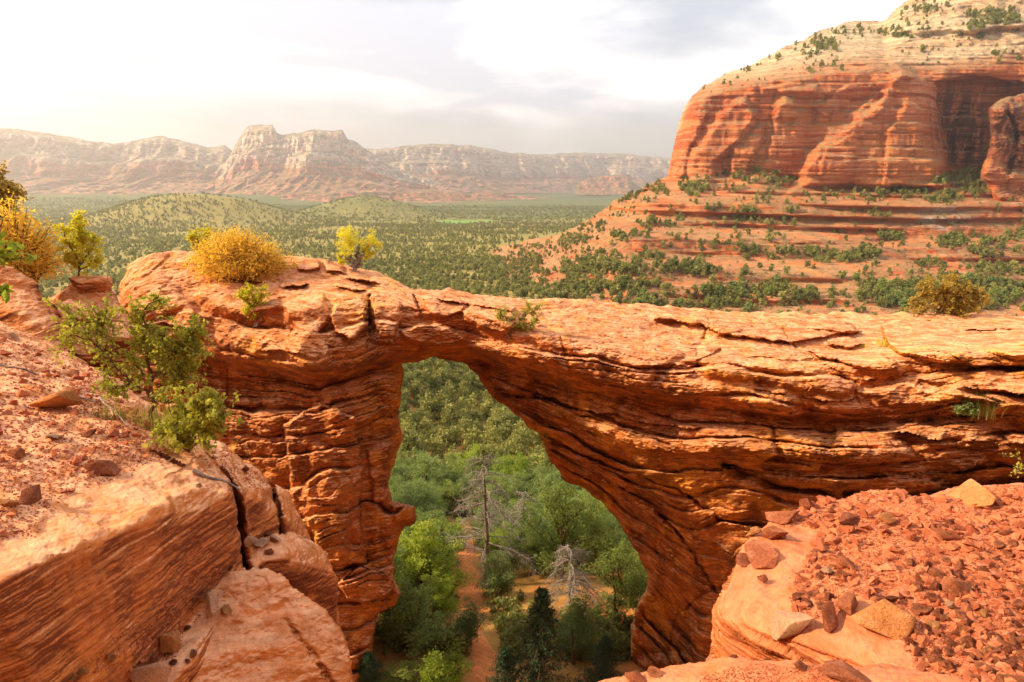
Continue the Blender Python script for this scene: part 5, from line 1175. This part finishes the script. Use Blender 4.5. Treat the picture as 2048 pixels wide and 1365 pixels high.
# ---- left edge
yt = hitY(160, 552, e2, e1) or 11.8
grow('tree', 'bright yellow-green leafy young tree on the cracked block at left', 'tree', [
  [(158, 560, 0, 1.4), (160, 525, 0), (158, 490, 0), (152, 460, 0), (150, 434, 0)], [(160, 530, 0), (178, 505, 0), (190, 488, 0), (192, 470, 0)], [(160, 525, 0), (140, 495, 0), (130, 470, 0), (126, 455, 0)], [(160, 540, 0), (185, 525, 0), (205, 512, 0)],
  [(158, 500, 0), (168, 480, 0), (165, 462, 0)], [(160, 540, 0), (145, 520, 0), (140, 505, 0)], [(152, 470, 0), (160, 450, 0), (158, 430, 0)]], yt+.1, M_bark, M_gold, 150, .22, .065, 3600, .06, .016, 41, aspect=.45)
dome_brush('brush', 'feathery orange brush leaning over the tall slab at the left edge', 35, 570, 11.4, .95, 1.55, 380, 17000, M_brush, 42, ry=.8, lsz=.075)
grow('tree', 'orange-leaved tree crown at the upper left edge of the picture', 'tree', [
  [(-60, 560, 0, 1.6), (-45, 480, 0), (-20, 420, 0), (5, 385, 0), (20, 372, 0)], [(-40, 470, 0), (-15, 440, 0), (15, 420, 0)], [(-45, 480, 0), (-60, 420, 0), (-50, 370, 0)], [(-20, 420, 0), (-10, 390, 0), (-5, 362, 0)]],
  12.5, M_bark, M_rust, 130, .5, .075, 6500, .12, .04, 43)
grow('oak_branch', 'leafy branch of large yellow-green leaves reaching in at the left edge', 'branch', [
  [(-160, 640, 0, 1.5), (-80, 560, 0), (-30, 520, 0), (8, 495, 0), (24, 505, 0)], [(-80, 560, 0, 1), (-30, 560, 0), (0, 582, 0), (14, 600, 0)], [(-70, 550, 0, 1), (-25, 490, 0), (2, 440, 0), (6, 432, 0)], [(-20, 512, 0, .8), (6, 512, 0), (20, 520, 0)]],
  4.6, M_bark, M_bright, 26, .16, .085, 170, .05, .012, 44, aspect=.5)
grow('twig', 'thin green-leaved twig reaching in at the right edge above the mound', 'twig', [[(2110, 960, 0, 1), (2060, 930, 0), (2030, 915, 0), (2005, 912, 0)], [(2060, 930, 0, .7), (2040, 940, 0), (2028, 945, 0)]], 6.3, M_bark, M_olive, 18, .12, .035, 110, .025, .007, 45)
# ---- dead trees of the canyon
def dead_tree(name, label, px, pb, pt, seed, nb, L0, droop, mat, group=None, wid=.11):
    rg = np.random.default_rng(seed); x, Y = gpt(px, pb); z = float(ground_z(x, Y)); H = (pb-pt)*Y/FPX*1.14
    tr = wiggle((0, 0, -.2), (rg.normal()*.15, 0, H), 12, .035, rg); e = empty(name, (x, Y, z)); mesh_np('trunk', *tube(tr, np.linspace(wid, .012, 12), 7), [M_deadd], e); L = []
    for i in range(nb):
        t = .22+.76*(i+.5)/nb; p = np.array([np.interp(t*11, range(12), tr[:, k]) for k in range(3)]); a = rg.random()*6.283
        l = L0*(1-.72*t)*(.6+.6*rg.random()); n = 8; q = [p]; d = np.array([math.cos(a), math.sin(a), .25])
        for k in range(n): d = d+np.array([rg.normal()*.16, rg.normal()*.16, -droop*(.5+rg.random())]); d /= np.linalg.norm(d); q.append(q[-1]+d*l/n)
        L.append(tube(q, np.linspace(.030, .006, n+1), 4))
        for j in range(2, n+1):
            for _ in range(3):
                d2 = d+rg.normal(size=3)*.8; d2[2] -= .25; d2 /= np.linalg.norm(d2); W = wiggle(q[j], q[j]+d2*l*.28*(.5+rg.random()), 5, .02, rg); L.append(tube(W, np.linspace(.010, .003, 5), 3))
                W3 = wiggle(W[2], W[2]+(d2+rg.normal(size=3)*.6)*l*.12, 3, .01, rg); L.append(tube(W3, [.006, .004, .002], 3))
    mesh_np('branches', *cat(L), [mat], e); tag(e, label, 'dead tree', group); return e
dead_tree('dead_tree', 'tall bare grey dead tree in the middle of the arch opening', 975, 1165, 862, 5, 58, 3.2, .12, M_dead, wid=.17)
dead_tree('dead_tree', 'thinner bare dead tree just right of the tall dead tree', 1035, 1130, 955, 6, 34, 1.9, .10, M_dead, wid=.09)
dead_tree('dead_tree', 'pale tangled dead tree drooping among green trees under the right arch leg', 1140, 1215, 1065, 9, 50, 2.6, .2, M_dead, wid=.10)
# ---- sticks lying on the ledge
for i, (a, b, lab) in enumerate([((388, 948), (486, 985), 'grey weathered stick lying behind the ledge edge below the bushes'), ((0, 735), (80, 752), 'long thin dark stick on the far left of the ledge'), ((200, 800), (250, 858), 'thin bent twig lying left of the tall shrub'), ((110, 800), (190, 812), 'pale stick beside the wide flat stone on the ledge')]):
    h0 = pick(*a, left_ledge); h1_ = pick(*b, left_ledge)
    if h0 and h1_:
        p0 = np.array(h0[0]); p1 = np.array(h1_[0]); W = wiggle(p0+[0, 0, .03], p1+[0, 0, .03], 8, .008, rg)
        hz_ = [drop(w[0], w[1], w[2]+.5, left_ledge) for w in W]; W[:, 2] = [max(w[2], h[0].z+.012) if h and abs(h[0].z-w[2]) < .2 else w[2] for w, h in zip(W, hz_)]
        V, F = tube(W, np.linspace(.016, .007, 8)*(1 if i != 2 else .6), 6); o = mesh_np('stick', V-W[0], F, [M_dead if i != 1 else M_deadd]); o.location = W[0]; tag(o, lab, 'stick')

# ================================================================== loose rocks
def stone_mesh(seed, flat=.6, npt=14):
    rg = np.random.default_rng(seed); bm = bmesh.new()
    for _ in range(npt):
        d = rg.normal(size=3); d /= np.linalg.norm(d); bm.verts.new((d[0]*(.75+.3*rg.random()), d[1]*(.6+.3*rg.random()), d[2]*flat*(.8+.3*rg.random())))
    r = bmesh.ops.convex_hull(bm, input=bm.verts); bmesh.ops.delete(bm, geom=[v for v in bm.verts if not v.link_faces], context='VERTS')
    bmesh.ops.dissolve_limit(bm, angle_limit=.25, verts=bm.verts, edges=bm.edges)
    bmesh.ops.bevel(bm, geom=list(bm.edges), offset=.045, segments=2, profile=.6, affect='EDGES', clamp_overlap=True)
    bmesh.ops.triangulate(bm, faces=bm.faces)
    bm.verts.ensure_lookup_table(); V = np.array([v.co[:] for v in bm.verts]); F = np.array([[v.index for v in f.verts] for f in bm.faces]); bm.free()
    n = fbm(V[:, 0]*3+seed, V[:, 1]*3, V[:, 2]*3, 3); V = V*(1+.10*n)[:, None]; return V, F
def stone_mat(name, a, b, c, k=1.0):
    m, t, o = newmat(name); tc = t.nodes.new('ShaderNodeTexCoord'); oi = t.nodes.new('ShaderNodeObjectInfo'); P = tc.outputs['Object']
    at_ = t.nodes.new('ShaderNodeAttribute'); at_.attribute_name = 'tint'
    f = mth(t, 'FRACT', mth(t, 'ADD', oi.outputs['Random'], at_.outputs['Fac']))
    n1 = noise(t, P, 2.2*k, 6, .65); n2 = noise(t, P, 9*k, 6, .7)
    col = mixc(t, f, a, b); col = mixc(t, mth(t, 'MULTIPLY', ramp(t, n1, .5, .65), .7), col, c); col = mixc(t, mth(t, 'MULTIPLY', ramp(t, n2, .5, .35), .35), col, tuple(x*.5 for x in a))
    bsdf(t, o, col, .93, bump(t, n2, .7, .06/k, bump(t, n1, .6, .15/k)), .12); return m
M_st = stone_mat('red_stone', (.30, .075, .035), (.60, .19, .085), (.58, .24, .13))
M_stp = stone_mat('pale_stone', (.74, .38, .22), (.80, .46, .29), (.68, .29, .15))
M_sto = stone_mat('orange_stone', (.66, .24, .08), (.74, .31, .12), (.70, .34, .16))
ST = [stone_mesh(i, .45+.06*(i % 4), 11+i % 5) for i in range(14)]
ST_ME = {}
def stone(px, py, wpx, mat, label, seed, objs=None, flat=None, group=None, name='loose_rock', catg='rock', sy=.8, rz=None, sink=.25):
    """stone wpx pixels wide resting where (px, py) meets the rock"""
    h = pick(px, py, *(objs or NEAR))
    if not h: return None
    P, nrm, dist = h; d = math.hypot(P.y*cP-P.z*sP, 0); s = wpx*d/FPX*.55
    key = (seed % 14, mat.name)
    if key not in ST_ME:
        V, F = ST[seed % 14]; o = mesh_np(name, V, F, [mat], smooth=True); ST_ME[key] = o.data
    else: o = bpy.data.objects.new(name, ST_ME[key]); C.objects.link(o)
    q = nrm.to_track_quat('Z', 'X') if nrm.z > .3 else Vector((0, -.3, 1)).to_track_quat('Z', 'X')
    rr__ = random.random()*6.28 if rz is None else rz
    o.rotation_mode = 'QUATERNION'; o.rotation_quaternion = q @ Euler((random.uniform(-.25, .25), random.uniform(-.25, .25), rr__)).to_quaternion()
    fl = flat or 1.0; o.scale = (s, s*sy, s*fl); o.location = P+nrm*(s*fl*.55*(1-sink*1.6)); tag(o, label, catg, group); return o
SN = [(417, 1222, 46, M_stp, 'rounded pinkish-grey boulder upright on the pale boulder beside the dirt', 0, 1.7), (318, 1285, 44, M_sto, 'squarish tan rock left of and below the rounded upright boulder', 2, 1.4),
 (293, 1345, 78, M_stp, 'large pale tan rock cut off by the bottom edge of the picture', 5, 1.3), (453, 1224, 26, M_sto, 'small dark-sided orange rock right of the rounded upright boulder', 3, 1), (412, 1183, 32, M_sto, 'flat orange stone above the rounded upright boulder', 4, .5),
 (340, 1305, 18, M_stp, 'small round tan pebble right of the squarish tan rock', 6, 1), (308, 1315, 26, M_st, 'dark red stone in front of the squarish tan rock', 7, .8), (218, 1312, 20, M_sto, 'small tan stone in the dirt corner under the dark ledge side', 8, 1),
 (160, 1338, 22, M_sto, 'orange stone in the dirt at the foot of the dark ledge side', 9, 1), (142, 1352, 14, M_sto, 'lowest small orange stone at the foot of the dark ledge side', 10, 1), (460, 1137, 13, M_st, 'small dark pebble above the orange flat stone', 1, 1), (520, 1136, 9, M_st, 'lone tiny dark pebble near the top of the pale boulder', 2, 1),
 (374, 1258, 13, M_st, 'round dark pebble between the upright boulder and the tan rock', 11, 1), (345, 1325, 14, M_st, 'round brown pebble below the squarish tan rock', 12, 1), (386, 1308, 16, M_st, 'small brown stone on the pale boulder right of the tan pebble', 13, .8), (375, 1322, 10, M_st, 'tiny brown stone under the small brown stone', 3, 1),
 (554, 1074, 36, M_stp, 'pale tan slab stone on the lower step of the ledge', 1, .5), (522, 1086, 30, M_stp, 'second pale slab stone left of the tan one on the lower step', 12, .5), (497, 1080, 30, M_stp, 'upright pale stone wedged at the end of the dark ledge side', 4, .9), (533, 1070, 20, M_st, 'red stone between the pale slab stones', 6, .7), (536, 1103, 20, M_st, 'small red stone below the pale slab stones', 9, .8),
 (203, 930, 56, M_st, 'flat red stone lying alone in the middle of the pale ledge', 4, .55), (100, 800, 100, M_sto, 'wide flat orange stone on the ledge left of the tall shrub', 7, .5), (270, 832, 26, M_sto, 'rounded brown rock at the foot of the tall shrub', 0, 1.2), (290, 852, 24, M_sto, 'smaller rounded brown rock right of its neighbour by the shrub', 5, 1.1), (240, 833, 26, M_sto, 'tan rock left of the rounded brown rocks by the shrub', 8, .8),
 (42, 905, 36, M_st, 'round red stone at the left on the gravelly part of the ledge', 9, .9), (150, 750, 36, M_st, 'red stone halfway up the ledge behind the wide flat stone', 10, .6), (110, 745, 20, M_sto, 'tan flat stone left of the red stone halfway up the ledge', 11, .5), (20, 675, 24, M_stp, 'pale rounded stone near the top of the ledge at the left edge', 12, .9), (110, 872, 40, M_stp, 'pale flat stone behind the gravel on the left ledge', 13, .4),
 (20, 1000, 44, M_sto, 'tan stone cut off by the left edge on the gravelly ledge', 1, .6), (60, 990, 44, M_st, 'dull red flat stone near the left edge of the gravelly ledge', 3, .5), (487, 942, 14, M_st, 'small red block on the rim right of the weathered stick', 2, 1.3), (182, 866, 28, M_st, 'small flat red stone left of the stone row', 4, .6), (395, 970, 16, M_sto, 'tan flake leaning on the weathered stick', 6, .6),
 # mound
 (1583, 1248, 96, M_stp, 'large flat pale grey-topped stone on the lip of the mound', 4, .55), (1770, 1240, 110, M_sto, 'long buff rock half buried on the mound right of the flat pale stone', 7, .5), (1655, 1238, 54, M_st, 'red block between the flat pale stone and the long buff rock', 0, .9), (1705, 1215, 46, M_st, 'angular red block above the long buff rock', 2, .9),
 (1700, 1040, 58, M_st, 'flat red slab near the crest of the mound', 10, .5), (1575, 1032, 66, M_st, 'flat pinkish slab on the left rim of the mound crest', 4, .45), (1620, 1012, 34, M_st, 'pointed red stone standing on the mound crest', 9, 1.1), (1550, 1070, 46, M_st, 'red stone below the pinkish slab on the rim', 3, .7), (1510, 1068, 30, M_sto, 'small tan-topped stone on the left rim of the mound', 11, .8), (1565, 1075, 14, M_stp, 'white pebble beside the red stone on the rim', 6, 1),
 (1525, 1105, 70, M_st, 'flat broken red slab on the left shoulder of the mound', 13, .35), (1490, 1118, 40, M_st, 'small red slab at the far left of the mound shoulder', 12, .4), (1524, 1160, 24, M_st, 'lone round red stone on the bare front of the mound', 5, 1), (1768, 1042, 34, M_sto, 'round yellow-orange stone in the gravel near the crest', 8, 1.1), (1658, 1145, 26, M_stp, 'pale pinkish stone in the middle of the gravel', 3, .8), (1692, 1133, 42, M_st, 'plain red stone right of the pale pinkish stone', 5, .8),
 (1886, 1065, 50, M_st, 'broad red stone in the upper right gravel', 10, .6), (2000, 1065, 26, M_st, 'red block on the buff bedrock patch at right', 1, 1), (1945, 982, 110, M_sto, 'orange flat-topped rock half buried at the back right of the mound', 8, .22), (2035, 940, 60, M_st, 'brown rock at the right edge behind the orange rounded rock', 2, 1.1), (1910, 1180, 56, M_st, 'large dull red stone in the right-hand gravel', 6, .8), (1903, 1215, 24, M_stp, 'white stone in the right-hand gravel', 9, 1), (1965, 1225, 14, M_stp, 'small cream pebble right of the white stone', 11, 1),
 (1535, 1310, 32, M_st, 'upright narrow red stone propped at the crack below the mound', 12, 1.5), (1690, 1345, 100, M_st, 'flat red slab on the shelf below the mound', 4, .3), (1600, 1335, 28, M_st, 'small grey-red stone on the shelf in front of the crack', 7, .8), (1270, 1355, 34, M_st, 'dark red stone near the left end of the bottom shelf', 3, .7), (1345, 1322, 20, M_st, 'small flat stone on the crest of the bottom shelf', 10, .5), (1383, 1318, 13, M_st, 'tiny round stone on the crest of the bottom shelf', 8, .8), (1310, 1345, 26, M_st, 'broken brown stone in the middle of the bottom shelf', 13, .5), (1470, 1312, 22, M_st, 'flat red stone at the right of the bottom shelf crest', 9, .4)]
for i, (px, py, w, m, lab, sd_, fl) in enumerate(SN): stone(px, py+w*.16, w*1.3, m, lab, sd_, flat=fl, sink=.04, sy=.9)
for i in range(9):
    stone(308+i*7, 906+i*3.5, 17, M_st, 'small thin red stone leaning in the short row of stones on the left ledge', i, [left_ledge], flat=1.1, group='row of leaning stones on the left ledge', sy=.35, rz=.6)
# gravel : the biggest pieces are things, the rest is stuff
def inside(poly, x, y): return poly_sdf(poly, np.array([x*1.0]), np.array([y*1.0]))[0] < 0
gp_m = [(1590, 1010), (1700, 993), (1880, 988), (2060, 970), (2250, 990), (2250, 1480), (1900, 1400), (1830, 1330), (1800, 1265), (1720, 1190), (1620, 1250), (1580, 1200), (1600, 1140), (1640, 1060), (1560, 1045)]
gp_m2 = [(1480, 1340), (1560, 1325), (1640, 1340), (1720, 1372), (1400, 1380), (1420, 1352)]
gp_l = [(-60, 660), (120, 705), (230, 770), (330, 900), (250, 950), (120, 985), (60, 1060), (-60, 1110)]
gp_l2 = [(150, 740), (260, 800), (320, 905), (300, 930), (200, 900), (120, 800)]
gp_t = [(150, 1345), (300, 1225), (400, 1150), (450, 1130), (430, 1200), (330, 1320), (260, 1350)]
gp_r = [(400, 900), (500, 935), (560, 985), (500, 975), (420, 940)]
nbig = 0; small_l = []
regs = [(gp_m, mound, 13000, 3.5, 34, 'mound'), (gp_m2, m2, 220, 6, 24, 'shelf'), (gp_l, left_ledge, 1500, 4, 26, 'left ledge'), (gp_l2, left_ledge, 320, 4, 18, 'left ledge'), (gp_t, left_ledge, 260, 4, 18, 'ledge foot'), (gp_r, left_ledge, 120, 4, 12, 'ledge rim')]
rgs = np.random.default_rng(77); allst = []
for poly, ob, n, a, b, nm in regs:
    P = np.array(poly); x0, y0 = P.min(0); x1, y1 = P.max(0); X = rgs.uniform(x0, x1, n*2); Yy = rgs.uniform(y0, y1, n*2)
    ins = poly_sdf(poly, X, Yy)+14*fbm(X*.03, Yy*.03, 0*X, 3) < 0
    X, Yy = X[ins], Yy[ins]; dd = fbm(X*.012, Yy*.02, 0*X+5, 3); kp = rgs.random(len(X)) < .55+1.6*dd if nm != 'mound' else rgs.random(len(X)) < .85+1.2*dd
    X, Yy = X[kp][:n], Yy[kp][:n]
    for x, y in zip(X, Yy):
        per = (y/1365)**2*.9 if nm == 'mound' else 1.0
        w = (a+(b-a)*rgs.random()**9.0)*(.55+.75*per if nm == 'mound' else 1)
        allst.append((w, x, y, ob, nm))
allst.sort(key=lambda s: -s[0])
NB = 225
for i, (w, x, y, ob, nm) in enumerate(allst):
    if i < NB:
        r_ = rgs.random(); stone(x, y, w, M_st if r_ < .95 else M_sto, {'mound': 'angular red piece in the gravel covering the mound', 'shelf': 'small red piece in the gravel on the bottom shelf', 'left ledge': 'small red piece among the rubble on the left ledge', 'ledge foot': 'small piece in the dirt at the foot of the dark ledge side', 'ledge rim': 'tiny piece on the rim of the left ledge'}[nm] if r_ < .95 else 'orange piece lying in the red rubble of the %s' % nm,
              int(rgs.integers(0, 14)), [ob], flat=.6+.6*rgs.random(), group='loose stones on the '+nm, sy=.6+.4*rgs.random())
    else:
        h = pick(x, y, ob)
        if h: small_l.append((h[0], h[1], w*(h[0].y*cP-h[0].z*sP)/FPX*.55))
def tiny(seed):
    rg = np.random.default_rng(seed); bm = bmesh.new()
    for _ in range(9):
        d = rg.normal(size=3); d /= np.linalg.norm(d); bm.verts.new((d[0], d[1]*.8, d[2]*.65))
    bmesh.ops.convex_hull(bm, input=bm.verts); bmesh.ops.delete(bm, geom=[v for v in bm.verts if not v.link_faces], context='VERTS'); bmesh.ops.triangulate(bm, faces=bm.faces); bm.verts.index_update()
    V = np.array([v.co[:] for v in bm.verts]); F = np.array([[v.index for v in f.verts] for f in bm.faces]); bm.free(); return V, F
TT = [tiny(i) for i in range(10)]; VV_ = []; FF_ = []; AA_ = []; off = 0
# plus fine grit
for (poly, ob, n, a, b, nm), k in zip(regs, (32000, 1500, 6000, 900, 1500, 400)):
    P = np.array(poly); x0, y0 = P.min(0); x1, y1 = P.max(0); X = rgs.uniform(x0, x1, k); Yy = rgs.uniform(y0, y1, k); ins = poly_sdf(poly, X, Yy)+20*fbm(X*.03, Yy*.03, 0*X, 3) < 6
    for x, y in zip(X[ins], Yy[ins]):
        h = pick(x, y, ob)
        if h: small_l.append((h[0], h[1], rgs.uniform(2.2, 5.5)*(h[0].y*cP-h[0].z*sP)/FPX*.55))
for P, nrm, s in small_l:
    V, F = TT[int(rgs.integers(0, 10))]; q = np.array(Euler((rgs.uniform(-.4, .4), rgs.uniform(-.4, .4), rgs.uniform(0, 6.28))).to_matrix()); W = (V*s*np.array([1, 1, .6+.6*rgs.random()])) @ q.T+np.array(P+nrm*s*.25)
    VV_.append(W); FF_.append(F+off); off += len(V); AA_.append(np.full(len(V), rgs.random()))
gv = mesh_np('gravel', np.concatenate(VV_), np.concatenate(FF_), [stone_mat('gravel_stone', (.28, .07, .032), (.56, .17, .075), (.54, .22, .12), 4.0)], smooth=False, attrs={'tint': np.concatenate(AA_)}); tag(gv, kind='stuff')
print('gravel', len(small_l))
for k in protos:
    for p in protos[k]:
        for ch in list(p.children): bpy.data.objects.remove(ch)
        bpy.data.objects.remove(p)
# ------------------------------------------------------------------ air
me = bpy.data.meshes.new('haze'); bm = bmesh.new()
bmesh.ops.create_cube(bm, size=1.0, matrix=Matrix.Translation((0, 3700, 230)) @ Matrix.Diagonal((30000, 9200, 760, 1))); bm.to_mesh(me); bm.free()
hz = bpy.data.objects.new('haze', me); C.objects.link(hz); hz['kind'] = 'stuff'
m = bpy.data.materials.new('air'); m.use_nodes = True; t = m.node_tree; t.nodes.clear()
o_ = t.nodes.new('ShaderNodeOutputMaterial'); pv = t.nodes.new('ShaderNodeVolumePrincipled')
pv.inputs['Color'].default_value = (1.0, .93, .90, 1); pv.inputs['Density'].default_value = .00020; pv.inputs['Anisotropy'].default_value = .55
t.links.new(pv.outputs[0], o_.inputs['Volume']); me.materials.append(m)
SC.cycles.volume_bounces = 0
